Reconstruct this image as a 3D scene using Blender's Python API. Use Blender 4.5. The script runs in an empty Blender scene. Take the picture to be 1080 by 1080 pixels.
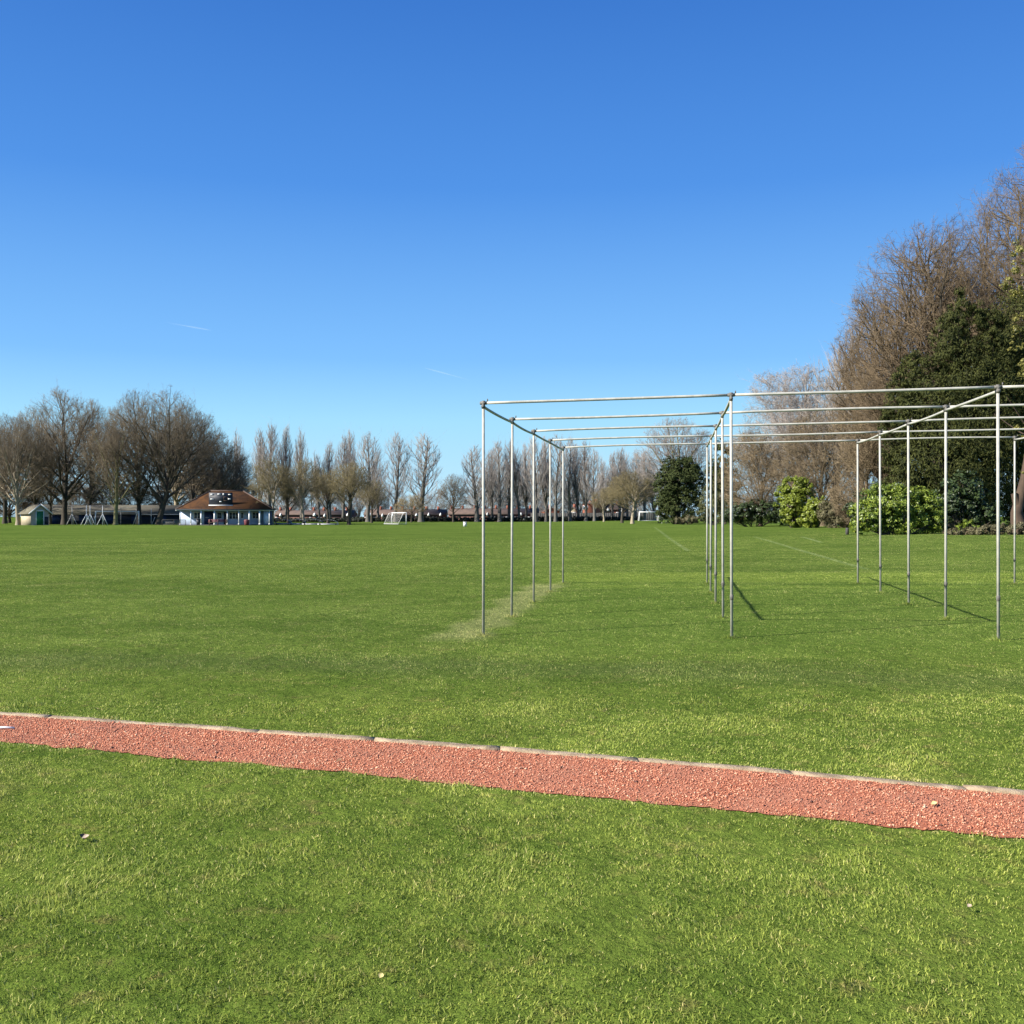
import bpy, math, random
import numpy as np
from mathutils import Vector, Matrix

SC = bpy.context.scene
COL = SC.collection
R = math.radians
F = 1080.0          # focal length of the view in photo pixels
HOR = 543.0         # horizon row in the photo
EYE = 1.6
EXPO = 1.3
rng = random.Random(11)
nrg = np.random.default_rng(11)

# ------------------------------------------------------------------ terrain
def ss(a, b, t):
    t = np.clip((np.asarray(t, float) - a) / (b - a), 0, 1)
    return t * t * (3 - 2 * t)

def terr(x, y):
    x = np.asarray(x, float); y = np.asarray(y, float)
    near = .009 * np.clip(x, -2, 11) + .003 * np.clip(y - 13.6, -8, 10)
    z = near * (1 - ss(28, 70, y))
    z = z + ss(6, 24, x) * ss(24, 56, y) * (.5 - .3 * ss(70, 150, y))
    z = z + .012 * np.clip(x - 22, 0, 30) * ss(24, 56, y)
    z = z - 3.8 * ss(246, 290, y)
    return z

def tz(x, y):
    return float(terr(x, y))

def ground(px, py):
    d = EYE * F / (py - HOR)
    for _ in range(30):
        z = tz((px - 540) / F * d, d)
        d = (EYE - z) * F / (py - HOR)
    return (px - 540) / F * d, d

def X(px, d):
    return (px - 540) / F * d

def Z(py, d):
    return EYE + (HOR - py) / F * d

# ------------------------------------------------------------------ value noise (numpy)
def vnoise(x, y, seed=0):
    xi = np.floor(x).astype(np.int64); yi = np.floor(y).astype(np.int64)
    fx = x - xi; fy = y - yi
    fx = fx * fx * (3 - 2 * fx); fy = fy * fy * (3 - 2 * fy)
    def h(a, b):
        n = (a * 374761393 + b * 668265263 + seed * 1442695041) & 0x7fffffff
        n = ((n ^ (n >> 13)) * 1274126177) & 0x7fffffff
        return ((n ^ (n >> 16)) & 0xffff) / 65535.0
    return (h(xi, yi) * (1 - fx) + h(xi + 1, yi) * fx) * (1 - fy) + (h(xi, yi + 1) * (1 - fx) + h(xi + 1, yi + 1) * fx) * fy

# ------------------------------------------------------------------ mesh helpers
def link_mesh(name, V, loops, starts, mat, parent=None, smooth=False, attr=None):
    me = bpy.data.meshes.new(name)
    V = np.asarray(V, np.float32).reshape(-1, 3)
    loops = np.asarray(loops, np.int32); starts = np.asarray(starts, np.int32)
    me.vertices.add(len(V)); me.vertices.foreach_set('co', V.ravel())
    me.loops.add(len(loops)); me.loops.foreach_set('vertex_index', loops)
    me.polygons.add(len(starts)); me.polygons.foreach_set('loop_start', starts)
    if attr is not None:
        a = me.attributes.new('rnd', 'FLOAT', 'POINT'); a.data.foreach_set('value', np.asarray(attr, np.float32))
    me.update(calc_edges=True)
    if smooth:
        me.polygons.foreach_set('use_smooth', np.ones(len(starts), bool))
    if mat is not None:
        me.materials.append(mat)
    o = bpy.data.objects.new(name, me); COL.objects.link(o)
    if parent is not None:
        o.parent = parent
    return o

class MB:
    """collects shapes; build() links them as one mesh object"""
    def __init__(s):
        s.v = []; s.f = []; s.sp = []; s.lf = []
    def box(s, x0, y0, z0, x1, y1, z1):
        b = len(s.v)
        s.v += [(x0, y0, z0), (x1, y0, z0), (x1, y1, z0), (x0, y1, z0), (x0, y0, z1), (x1, y0, z1), (x1, y1, z1), (x0, y1, z1)]
        s.f += [tuple(b + i for i in q) for q in ((0, 3, 2, 1), (4, 5, 6, 7), (0, 1, 5, 4), (1, 2, 6, 5), (2, 3, 7, 6), (3, 0, 4, 7))]
        return s
    def poly(s, pts, faces):
        b = len(s.v); s.v += [tuple(p) for p in pts]; s.f += [tuple(b + i for i in q) for q in faces]
        return s
    def slab(s, quad, t):
        """a quad given thickness t along its normal"""
        q = [Vector(p) for p in quad]; n = (q[1] - q[0]).cross(q[-1] - q[0]).normalized() * t
        k = len(q); pts = q + [p - n for p in q]
        fs = [tuple(range(k)), tuple(range(2 * k - 1, k - 1, -1))] + [(i, k + i, k + (i + 1) % k, (i + 1) % k) for i in range(k)]
        return s.poly(pts, fs)
    def tube(s, pts, rad, n=6, caps=True):
        b = len(s.v); pts = [Vector(p) for p in pts]
        if not hasattr(rad, '__len__'):
            rad = [rad] * len(pts)
        up = None
        for i, p in enumerate(pts):
            d = (pts[min(i + 1, len(pts) - 1)] - pts[max(i - 1, 0)]).normalized()
            if up is None:
                up = d.orthogonal().normalized()
            up = (up - d * up.dot(d))
            up = up.normalized() if up.length > 1e-5 else d.orthogonal().normalized()
            w = d.cross(up)
            for k in range(n):
                a = 2 * math.pi * k / n
                q = p + (up * math.cos(a) + w * math.sin(a)) * rad[i]
                s.v.append((q.x, q.y, q.z))
        for i in range(len(pts) - 1):
            for k in range(n):
                k2 = (k + 1) % n
                s.f.append((b + i * n + k, b + i * n + k2, b + (i + 1) * n + k2, b + (i + 1) * n + k))
        if caps:
            s.f.append(tuple(b + k for k in reversed(range(n))))
            s.f.append(tuple(b + (len(pts) - 1) * n + k for k in range(n)))
        return s
    def bar(s, a, b, r, n=8):
        return s.tube([a, b], r, n)
    def spike(s, a, b, r):
        s.sp.append((a.x, a.y, a.z, b.x, b.y, b.z, r))
    def build(s, name, mat, parent=None, smooth=False, attr_leaf=False):
        V = [np.array(s.v, float).reshape(-1, 3)]
        loops = [i for f in s.f for i in f]; lens = [len(f) for f in s.f]
        nb = len(s.v); attr = [np.full(nb, .5)]
        LO = [np.array(loops, np.int64)]; LE = [np.array(lens, np.int64)]
        if s.sp:
            A = np.array(s.sp); p0 = A[:, :3]; p1 = A[:, 3:6]; r = A[:, 6:7]
            d = p1 - p0; d /= np.linalg.norm(d, axis=1, keepdims=True) + 1e-9
            ref = np.where(np.abs(d[:, 2:3]) < .9, np.array([[0, 0, 1.]]), np.array([[1., 0, 0]]))
            u = np.cross(d, ref); u /= np.linalg.norm(u, axis=1, keepdims=True); w = np.cross(d, u)
            n = len(A)
            P = np.empty((n, 4, 3))
            for k in range(3):
                a = 2 * math.pi * k / 3
                P[:, k] = p0 + (u * math.cos(a) + w * math.sin(a)) * r
            P[:, 3] = p1
            idx = nb + np.arange(n)[:, None] * 4 + np.array([[0, 1, 3, 1, 2, 3, 2, 0, 3]])
            V.append(P.reshape(-1, 3)); LO.append(idx.ravel()); LE.append(np.full(3 * n, 3)); attr.append(np.repeat(nrg.random(n), 4))
            nb += 4 * n
        for Q in s.lf:
            n = len(Q); k = Q.shape[1]
            idx = nb + np.arange(n * k)
            V.append(Q.reshape(-1, 3)); LO.append(idx); LE.append(np.full(n, k)); attr.append(np.repeat(nrg.random(n), k))
            nb += n * k
        LE = np.concatenate(LE); starts = np.concatenate([[0], np.cumsum(LE)[:-1]])
        return link_mesh(name, np.concatenate(V), np.concatenate(LO), starts, mat, parent, smooth, np.concatenate(attr))

def empty(name, loc, rz=0.0):
    o = bpy.data.objects.new(name, None); COL.objects.link(o)
    o.location = loc; o.rotation_euler = (0, 0, rz); o.empty_display_size = .3
    return o

def tag(o, label, cat, group=None, kind=None):
    if label: o['label'] = label
    if cat: o['category'] = cat
    if group: o['group'] = group
    if kind: o['kind'] = kind
    return o

def copy_tree(o, parent=None):
    c = o.copy(); COL.objects.link(c)
    if parent is not None:
        c.parent = parent
    for ch in o.children:
        copy_tree(ch, c)
    return c

# ------------------------------------------------------------------ materials
def new_mat(name):
    m = bpy.data.materials.new(name); m.use_nodes = True
    nt = m.node_tree; nt.nodes.clear()
    return m, nt

def nd(nt, typ, **kw):
    n = nt.nodes.new(typ)
    for k, v in kw.items():
        if k.startswith('i_'):
            key = k[2:]
            key = int(key) if key.isdigit() else key.replace('_', ' ')
            s = n.inputs[key]
            if hasattr(v, 'is_output') or isinstance(v, bpy.types.NodeSocket):
                nt.links.new(v, s)
            else:
                s.default_value = v
        else:
            setattr(n, k, v)
    return n

def mth(nt, op, a, b=None, c=None, clamp=False):
    n = nt.nodes.new('ShaderNodeMath'); n.operation = op; n.use_clamp = clamp
    for i, v in enumerate((a, b, c)):
        if v is None: continue
        if isinstance(v, bpy.types.NodeSocket): nt.links.new(v, n.inputs[i])
        else: n.inputs[i].default_value = v
    return n.outputs[0]

def mixc(nt, fac, a, b, mode='MIX'):
    n = nt.nodes.new('ShaderNodeMix'); n.data_type = 'RGBA'; n.blend_type = mode
    for s, v in ((n.inputs[0], fac), (n.inputs[6], a), (n.inputs[7], b)):
        if isinstance(v, bpy.types.NodeSocket): nt.links.new(v, s)
        elif hasattr(v, '__len__'): s.default_value = (*v[:3], 1)
        else: s.default_value = v
    return n.outputs[2]

def noise(nt, vec, scale, detail=4, rough=.6, dist=0):
    n = nd(nt, 'ShaderNodeTexNoise', i_Scale=scale, i_Detail=detail, i_Roughness=rough, i_Distortion=dist)
    nt.links.new(vec, n.inputs['Vector'])
    return n.outputs['Fac']

def smooth(nt, v, a, b):
    n = nd(nt, 'ShaderNodeMapRange', interpolation_type='SMOOTHSTEP'); n.clamp = True
    nt.links.new(v, n.inputs[0]); n.inputs[1].default_value = a; n.inputs[2].default_value = b
    return n.outputs[0]

def out(nt, sh):
    o = nt.nodes.new('ShaderNodeOutputMaterial'); nt.links.new(sh, o.inputs[0])

def plain(name, c1, c2=None, scale=3.0, rough=.7, metal=0.0, bump=0.0, spec=.4, stretch=(1, 1, 1), obj=True, rnd=0.0, bscale=None):
    m, nt = new_mat(name)
    tc = nd(nt, 'ShaderNodeTexCoord')
    mp = nd(nt, 'ShaderNodeMapping', i_Scale=stretch); nt.links.new(tc.outputs['Object'], mp.inputs[0])
    c2 = c2 or tuple(c * .75 for c in c1)
    f = noise(nt, mp.outputs[0], scale, 5)
    col = mixc(nt, smooth(nt, f, .3, .7), c1, c2)
    if rnd:
        oi = nd(nt, 'ShaderNodeObjectInfo')
        hs = nd(nt, 'ShaderNodeHueSaturation', i_Color=col)
        nt.links.new(mth(nt, 'MULTIPLY_ADD', oi.outputs['Random'], rnd, 1 - rnd / 2), hs.inputs['Value'])
        nt.links.new(mth(nt, 'MULTIPLY_ADD', oi.outputs['Random'], .03, .485), hs.inputs['Hue'])
        col = hs.outputs[0]
    b = nd(nt, 'ShaderNodeBsdfPrincipled', i_Roughness=rough, i_Metallic=metal)
    b.inputs['Specular IOR Level'].default_value = spec
    nt.links.new(col, b.inputs['Base Color'])
    if bump:
        bf = noise(nt, mp.outputs[0], bscale or scale * 4, 6)
        bn = nd(nt, 'ShaderNodeBump', i_Strength=bump, i_Distance=.02); nt.links.new(bf, bn.inputs['Height'])
        nt.links.new(bn.outputs[0], b.inputs['Normal'])
    out(nt, b.outputs[0])
    return m

def twig_mat(name, c1, c2, rnd=.25):
    """bark and twigs: tone differs from twig to twig and from tree to tree"""
    m, nt = new_mat(name)
    at = nd(nt, 'ShaderNodeAttribute', attribute_name='rnd')
    tc = nd(nt, 'ShaderNodeTexCoord')
    f = noise(nt, tc.outputs['Object'], .35, 3)
    v = mth(nt, 'ADD', mth(nt, 'MULTIPLY', at.outputs['Fac'], .6), mth(nt, 'MULTIPLY', f, .5))
    col = mixc(nt, smooth(nt, v, .25, .85), c1, c2)
    oi = nd(nt, 'ShaderNodeObjectInfo')
    hs = nd(nt, 'ShaderNodeHueSaturation', i_Color=col)
    nt.links.new(mth(nt, 'MULTIPLY_ADD', oi.outputs['Random'], rnd, 1 - rnd / 2), hs.inputs['Value'])
    b = nd(nt, 'ShaderNodeBsdfPrincipled', i_Roughness=.85); b.inputs['Specular IOR Level'].default_value = .2
    nt.links.new(hs.outputs[0], b.inputs['Base Color'])
    out(nt, b.outputs[0])
    return m

def leaf_mat(name, c1, c2, rough=.5, trans=.25, spec=.4):
    m, nt = new_mat(name)
    at = nd(nt, 'ShaderNodeAttribute', attribute_name='rnd')
    tc = nd(nt, 'ShaderNodeTexCoord')
    f = noise(nt, tc.outputs['Object'], .9, 3)
    v = mth(nt, 'ADD', mth(nt, 'MULTIPLY', at.outputs['Fac'], .7), mth(nt, 'MULTIPLY', f, .5))
    col = mixc(nt, smooth(nt, v, .2, .95), c1, c2)
    b = nd(nt, 'ShaderNodeBsdfPrincipled', i_Roughness=rough); b.inputs['Specular IOR Level'].default_value = spec
    nt.links.new(col, b.inputs['Base Color'])
    t = nd(nt, 'ShaderNodeBsdfTranslucent'); nt.links.new(col, t.inputs[0])
    mx = nd(nt, 'ShaderNodeMixShader', i_0=trans); nt.links.new(b.outputs[0], mx.inputs[1]); nt.links.new(t.outputs[0], mx.inputs[2])
    out(nt, mx.outputs[0])
    return m

# cage grid (used by the turf pattern too)
CO = Vector((-.38, 13.6)); CU = Vector((3.185, -.49)); CV = Vector((.386, 2.425))

def cage_xy(i, j):
    return CO + CU * i + CV * j

def turf_group():
    g = bpy.data.node_groups.new('turf_colour', 'ShaderNodeTree')
    g.interface.new_socket('Color', in_out='OUTPUT', socket_type='NodeSocketColor')
    g.interface.new_socket('Dry', in_out='OUTPUT', socket_type='NodeSocketFloat')
    nt = g
    go = nt.nodes.new('NodeGroupOutput')
    geo = nd(nt, 'ShaderNodeNewGeometry'); P = geo.outputs['Position']
    sep = nd(nt, 'ShaderNodeSeparateXYZ'); nt.links.new(P, sep.inputs[0])
    x, y = sep.outputs[0], sep.outputs[1]
    n1 = noise(nt, P, .22, 3, .55); n2 = noise(nt, P, 1.1, 4, .6); n3 = noise(nt, P, 6, 4, .65); n4 = noise(nt, P, 28, 3, .7)
    mpx = nd(nt, 'ShaderNodeMapping', i_Scale=(.12, .5, 1), i_Rotation=(0, 0, R(6))); nt.links.new(P, mpx.inputs[0])
    n5 = noise(nt, mpx.outputs[0], .6, 4, .6)
    v = mth(nt, 'ADD', mth(nt, 'ADD', mth(nt, 'MULTIPLY', n1, .30), mth(nt, 'MULTIPLY', n2, .30)),
            mth(nt, 'ADD', mth(nt, 'MULTIPLY', n3, .26), mth(nt, 'MULTIPLY', n5, .26)))
    col = mixc(nt, smooth(nt, v, .38, .74), TURF_D, TURF_L)
    col = mixc(nt, mth(nt, 'MULTIPLY', smooth(nt, n4, .56, .78), .5), col, TURF_Y)
    col = mixc(nt, mth(nt, 'MULTIPLY', smooth(nt, noise(nt, P, .55, 5, .7, .6), .55, .72), .42), col, TURF_Y)
    # scattered dark flecks
    col = mixc(nt, mth(nt, 'MULTIPLY', smooth(nt, noise(nt, P, 3.3, 5, .7), .60, .74), .45), col, TURF_K)
    # thin straw-coloured mottling a hand or two across; shaded gaps between tufts painted dark
    col = mixc(nt, mth(nt, 'MULTIPLY', smooth(nt, noise(nt, P, 4.2, 5, .7, .4), .54, .70), .5), col, (.150, .128, .052))
    col = mixc(nt, mth(nt, 'MULTIPLY', smooth(nt, noise(nt, P, 7.5, 4, .7), .58, .72), .55), col, (.030, .052, .012))
    mps = nd(nt, 'ShaderNodeMapping', i_Scale=(1.0, 2.2, 1)); nt.links.new(P, mps.inputs[0])
    col = mixc(nt, mth(nt, 'MULTIPLY', smooth(nt, noise(nt, mps.outputs[0], 1.3, 6, .72, .5), .56, .70), .45), col, (.036, .066, .014))  # dark streaks: shade of turf bumps at grazing view, painted in
    # coordinates in the cage grid, metres
    u = CU.normalized(); w = CV.normalized()
    def lin(nx, ny, c):
        return mth(nt, 'ADD', mth(nt, 'MULTIPLY_ADD', x, nx, -c), mth(nt, 'MULTIPLY', y, ny))
    a = lin(u.x, u.y, CO.dot(u)); b = lin(w.x, w.y, CO.dot(w))
    jit = mth(nt, 'MULTIPLY_ADD', n2, .9, -.45)
    aj = mth(nt, 'ADD', a, jit); bj = mth(nt, 'ADD', b, jit)
    def band(s, lo, hi, soft):
        return mth(nt, 'MULTIPLY', smooth(nt, s, lo - soft, lo + soft), mth(nt, 'SUBTRACT', 1.0, smooth(nt, s, hi - soft, hi + soft)))
    # fresher mown lane inside the cage and the yellowish stripe behind it
    m = mth(nt, 'MULTIPLY', band(aj, .3, 14, .5), band(bj, -1.5, 10.5, .8))
    col = mixc(nt, mth(nt, 'MULTIPLY', m, .35), col, TURF_C)
    m = mth(nt, 'MULTIPLY', band(aj, -.6, 16, .8), band(bj, 10.4, 14.2, .35))
    col = mixc(nt, mth(nt, 'MULTIPLY', m, .62), col, TURF_S)
    m = mth(nt, 'MULTIPLY', band(aj, .2, 13, .8), band(bj, 8.5, 9.2, .3))
    col = mixc(nt, mth(nt, 'MULTIPLY', m, .35), col, TURF_S)
    # bleached grass along the left row of posts
    m1 = mth(nt, 'MULTIPLY', band(aj, -.62, .08, .18), band(bj, -.45, 9.6, .45))
    m1 = mth(nt, 'MULTIPLY', m1, mth(nt, 'MULTIPLY_ADD', n3, 1.1, .08))
    col = mixc(nt, m1, col, TURF_B)
    # darker, greyer band across the lawn between the path and the cage
    s = lin(.193, .981, .193 * -5.9 + .981 * 11.75)
    s = mth(nt, 'ADD', s, mth(nt, 'MULTIPLY_ADD', n1, 2.4, -1.2))
    m = mth(nt, 'MULTIPLY', band(s, -.55, .75, .5), mth(nt, 'MULTIPLY_ADD', n2, 1.3, -.05))
    col = mixc(nt, mth(nt, 'MULTIPLY', m, .55), col, TURF_G)
    # near lawn painted lighter and yellower, offsetting shade among the blades
    m = mth(nt, 'SUBTRACT', 1.0, smooth(nt, mth(nt, 'ADD', y, jit), 6.5, 15))
    col = mixc(nt, m, col, mixc(nt, 1.0, col, (1.38, 1.27, 1.16), 'MULTIPLY'))
    # worn pitch lines
    for (pa, pb, wd, k) in LINES:
        A = Vector(pa); B = Vector(pb); t = (B - A).normalized(); nn = Vector((-t.y, t.x))
        al = lin(t.x, t.y, A.dot(t)); ac = mth(nt, 'ABSOLUTE', lin(nn.x, nn.y, A.dot(nn)))
        mm = mth(nt, 'MULTIPLY', band(al, 0, (B - A).length, .6), mth(nt, 'SUBTRACT', 1.0, smooth(nt, ac, wd * .4, wd)))
        mm = mth(nt, 'MULTIPLY', mm, mth(nt, 'MULTIPLY_ADD', smooth(nt, n3, .35, .65), k, k * .4))
        col = mixc(nt, mm, col, (.20, .24, .11))
    # far lawn: broad mowing bands
    mp2 = nd(nt, 'ShaderNodeMapping', i_Scale=(.004, .05, 1)); nt.links.new(P, mp2.inputs[0])
    fb = noise(nt, mp2.outputs[0], 1.0, 2)
    col = mixc(nt, mth(nt, 'MULTIPLY', smooth(nt, fb, .4, .62), .22), col, TURF_L)
    nt.links.new(col, go.inputs[0]); nt.links.new(n4, go.inputs[1])
    return g

# base colours of the turf
TURF_D = (.049, .086, .015); TURF_L = (.120, .165, .034); TURF_Y = (.150, .155, .052); TURF_K = (.027, .043, .010)
TURF_C = (.092, .145, .026); TURF_S = (.145, .195, .034); TURF_B = (.220, .220, .092); TURF_G = (.050, .070, .028)
g0 = lambda a, b: ground(a, b)
LINES = [(g0(690, 556), g0(726, 581), .16, .4), (g0(795, 566), g0(913, 600), .16, .38), (g0(845, 566), g0(866, 572), .14, .5)]
TURF = turf_group()

def turf_mat(name, blades):
    m, nt = new_mat(name)
    g = nt.nodes.new('ShaderNodeGroup'); g.node_tree = TURF
    col = g.outputs[0]
    b = nd(nt, 'ShaderNodeBsdfPrincipled', i_Roughness=.62 if blades else .85)
    b.inputs['Specular IOR Level'].default_value = .18 if blades else .0
    if blades:
        at = nd(nt, 'ShaderNodeAttribute', attribute_name='rnd')
        r = at.outputs['Fac']
        col = mixc(nt, mth(nt, 'MULTIPLY', smooth(nt, r, .90, .99), .7), col, (.26, .25, .10))
        hs = nd(nt, 'ShaderNodeHueSaturation', i_Color=col)
        nt.links.new(mth(nt, 'MULTIPLY_ADD', r, 1.7, 1.3), hs.inputs['Value'])
        nt.links.new(mth(nt, 'MULTIPLY_ADD', r, -.032, .498), hs.inputs['Hue'])
        col = hs.outputs[0]
        nt.links.new(col, b.inputs['Base Color'])
        t = nd(nt, 'ShaderNodeBsdfTranslucent'); nt.links.new(col, t.inputs[0])
        mx = nd(nt, 'ShaderNodeMixShader', i_0=.42); nt.links.new(b.outputs[0], mx.inputs[1]); nt.links.new(t.outputs[0], mx.inputs[2])
        out(nt, mx.outputs[0])
    else:
        geo = nd(nt, 'ShaderNodeNewGeometry'); P = geo.outputs['Position']
        col = mixc(nt, 1.0, col, (.90, .95, .88), 'MULTIPLY')
        nt.links.new(col, b.inputs['Base Color'])
        h = mth(nt, 'ADD', noise(nt, P, 9, 6, .75), mth(nt, 'MULTIPLY', noise(nt, P, 1.6, 4, .7), 2.0))
        bn = nd(nt, 'ShaderNodeBump', i_Strength=.9, i_Distance=.09); nt.links.new(h, bn.inputs['Height'])
        nt.links.new(bn.outputs[0], b.inputs['Normal'])
        out(nt, b.outputs[0])
    return m

M_turf = turf_mat('turf', False); M_blade = turf_mat('grass_blades', True)

def gravel_mat(name, base, blades=False):
    m, nt = new_mat(name)
    geo = nd(nt, 'ShaderNodeNewGeometry'); P = geo.outputs['Position']
    n1 = noise(nt, P, 2.2, 4); n2 = noise(nt, P, 70, 4, .7)
    b = nd(nt, 'ShaderNodeBsdfPrincipled', i_Roughness=.9); b.inputs['Specular IOR Level'].default_value = .2
    if base:
        col = mixc(nt, smooth(nt, n1, .3, .7), (.36, .120, .062), (.46, .185, .104))
        col = mixc(nt, mth(nt, 'MULTIPLY', smooth(nt, n2, .5, .72), .7), col, (.17, .045, .035))
        bn = nd(nt, 'ShaderNodeBump', i_Strength=1, i_Distance=.02); nt.links.new(n2, bn.inputs['Height']); nt.links.new(bn.outputs[0], b.inputs['Normal'])
    else:
        at = nd(nt, 'ShaderNodeAttribute', attribute_name='rnd'); r = at.outputs['Fac']
        col = mixc(nt, smooth(nt, r, 0, .7), (.30, .094, .050), (.56, .240, .142))
        col = mixc(nt, smooth(nt, r, .80, .97), col, (.70, .46, .30))
        col = mixc(nt, mth(nt, 'MULTIPLY', smooth(nt, n1, .42, .66), .55), col, (.25, .105, .075))
        col = mixc(nt, mth(nt, 'MULTIPLY', smooth(nt, r, .0, .06), -1.0, ) if False else mth(nt, 'LESS_THAN', r, .08), col, (.10, .05, .04))
    nt.links.new(col, b.inputs['Base Color'])
    out(nt, b.outputs[0])
    return m

M_path = gravel_mat('red_gravel', True); M_peb = gravel_mat('red_stone_chips', False)
M_kerb = plain('weathered_concrete', (.43, .325, .205), (.19, .135, .080), 8, .95, bump=.8, bscale=60)
M_steel = plain('galvanised_steel', (.39, .38, .325), (.30, .29, .25), 9, .65, .0, .1, .5)
M_clamp = plain('weathered_clamp', (.16, .15, .13), (.08, .075, .07), 30, .7, .2)
M_white = plain('white_paint', (.70, .70, .68), (.58, .58, .56), 2, .6)
M_whiteold = plain('dull_white_paint', (.52, .51, .47), (.40, .39, .36), 3, .7)
M_shadewall = plain('shaded_white_render', (.45, .53, .66), (.38, .46, .58), 1.2, .8)  # white wall with the veranda's bluish shade painted into its colour
M_blue = plain('blue_render', (.10, .25, .50), (.08, .20, .42), 1.0, .7)
M_navy = plain('navy_trim', (.02, .035, .10), None, 2, .5)
M_glass = plain('dark_window_glass', (.02, .03, .04), (.04, .06, .08), 1.5, .08, 0, 0, .8)
M_black = plain('black_boards', (.012, .015, .022), (.02, .024, .034), 3, .6)
M_green = plain('green_door_paint', (.015, .16, .055), (.012, .12, .045), 2, .5)
M_cream = plain('cream_render', (.42, .35, .25), (.34, .28, .19), 1.5, .85)
M_pinkcream = plain('shaded_gable_render', (.40, .33, .28), (.32, .26, .22), 1.5, .85)  # cream render recoloured pinkish, the gable's shade put into the colour
M_felt = plain('mossy_grey_roof', (.17, .145, .10), (.10, .095, .065), .8, .95, bump=.3, stretch=(1, 3, 3))
M_net = None
M_maroon = plain('maroon_paint', (.13, .025, .03), None, 3, .6)
M_wood = plain('brown_timber', (.13, .08, .05), (.08, .05, .035), 3, .8, stretch=(1, 6, 6))
M_brick = plain('red_brick', (.25, .085, .050), (.18, .062, .038), 1.4, .9)
M_brickdk = plain('dark_red_brick', (.12, .055, .042), (.075, .038, .030), 1.4, .9)
M_slate = plain('brown_roof_tile', (.105, .070, .053), (.065, .045, .036), .7, .9)
M_fence = plain('grey_fence_board', (.065, .062, .058), (.04, .04, .038), 3, .9)
M_cover = plain('grey_cover_sheet', (.25, .27, .27), (.16, .18, .19), 2, .6)
M_leafdry = plain('dry_leaf', (.22, .12, .06), (.14, .07, .04), 60, .8)
M_leafpale = plain('pale_dry_leaf', (.42, .33, .24), (.30, .22, .15), 60, .7)
M_yellowleaf = plain('yellow_dry_leaf', (.60, .50, .20), (.48, .38, .15), 60, .7)

def roof_mat():
    m, nt = new_mat('brown_clay_tiles')
    tc = nd(nt, 'ShaderNodeTexCoord'); P = tc.outputs['Object']
    n1 = noise(nt, P, .42, 6, .7, .8); n2 = noise(nt, P, 5, 4)
    col = mixc(nt, smooth(nt, n1, .36, .66), (.088, .040, .015), (.022, .015, .012))  # tile mottling, dark patches strengthened to stand in for shadow on the slope
    col = mixc(nt, mth(nt, 'MULTIPLY', smooth(nt, n2, .5, .7), .5), col, (.075, .036, .018))
    wv = nd(nt, 'ShaderNodeTexWave', i_Scale=1.6, bands_direction='Z'); nt.links.new(P, wv.inputs[0])
    col = mixc(nt, mth(nt, 'MULTIPLY', wv.outputs['Fac'], .25), col, (.035, .022, .016))
    b = nd(nt, 'ShaderNodeBsdfPrincipled', i_Roughness=.95); b.inputs['Specular IOR Level'].default_value = .08; nt.links.new(col, b.inputs['Base Color'])
    out(nt, b.outputs[0])
    return m
M_roof = roof_mat()

def net_mat(name, c, scale, fill):
    """knotted net: a grid of threads, open between them"""
    m, nt = new_mat(name)
    tc = nd(nt, 'ShaderNodeTexCoord')
    sp = nd(nt, 'ShaderNodeSeparateXYZ'); nt.links.new(tc.outputs['Object'], sp.inputs[0])
    a = mth(nt, 'FRACT', mth(nt, 'MULTIPLY', mth(nt, 'ADD', sp.outputs[0], sp.outputs[1]), scale))
    b = mth(nt, 'FRACT', mth(nt, 'MULTIPLY', sp.outputs[2], scale))
    k = mth(nt, 'MAXIMUM', mth(nt, 'LESS_THAN', a, fill), mth(nt, 'LESS_THAN', b, fill))
    d = nd(nt, 'ShaderNodeBsdfDiffuse', i_Color=(*c, 1)); t = nd(nt, 'ShaderNodeBsdfTransparent')
    mx = nd(nt, 'ShaderNodeMixShader'); nt.links.new(k, mx.inputs[0]); nt.links.new(t.outputs[0], mx.inputs[1]); nt.links.new(d.outputs[0], mx.inputs[2])
    out(nt, mx.outputs[0])
    return m
M_net = net_mat('white_net', (.42, .42, .40), 8, .05)
M_netdark = net_mat('grey_net', (.30, .30, .29), 8, .12)

T_brown = twig_mat('grey_brown_bark', (.070, .055, .034), (.175, .140, .092))
T_olive = twig_mat('olive_twigs', (.085, .070, .034), (.19, .158, .080))
T_pop = twig_mat('pale_poplar_twigs', (.152, .138, .120), (.30, .270, .243))
T_poptr = twig_mat('poplar_bark', (.075, .07, .06), (.15, .135, .12))
T_dark = twig_mat('dark_trunk_bark', (.035, .03, .024), (.085, .07, .05))
T_pale = twig_mat('pale_trunk_bark', (.22, .18, .12), (.33, .28, .20))
T_beech = twig_mat('red_brown_beech_twigs', (.050, .036, .022), (.205, .152, .092))
T_tan = twig_mat('tan_thicket_twigs', (.050, .038, .023), (.25, .19, .115))
T_grey = twig_mat('lilac_grey_twigs', (.13, .115, .10), (.31, .27, .24))
T_moss = twig_mat('mossy_bark', (.14, .13, .06), (.22, .20, .10))
L_yew = leaf_mat('yew_needles', (.014, .020, .004), (.068, .074, .016), .75, .15, .2)
L_holly = leaf_mat('holly_leaves', (.020, .030, .008), (.058, .072, .020), .75, .1, .15)
L_laurel = leaf_mat('laurel_leaves', (.050, .090, .010), (.26, .32, .045), .4, .3)
L_bright = leaf_mat('bright_yellow_green_leaves', (.095, .130, .012), (.27, .32, .040), .45, .35)
L_rhodo = leaf_mat('dark_glossy_leaves', (.014, .026, .008), (.050, .076, .022), .45, .12, .4)
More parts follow.
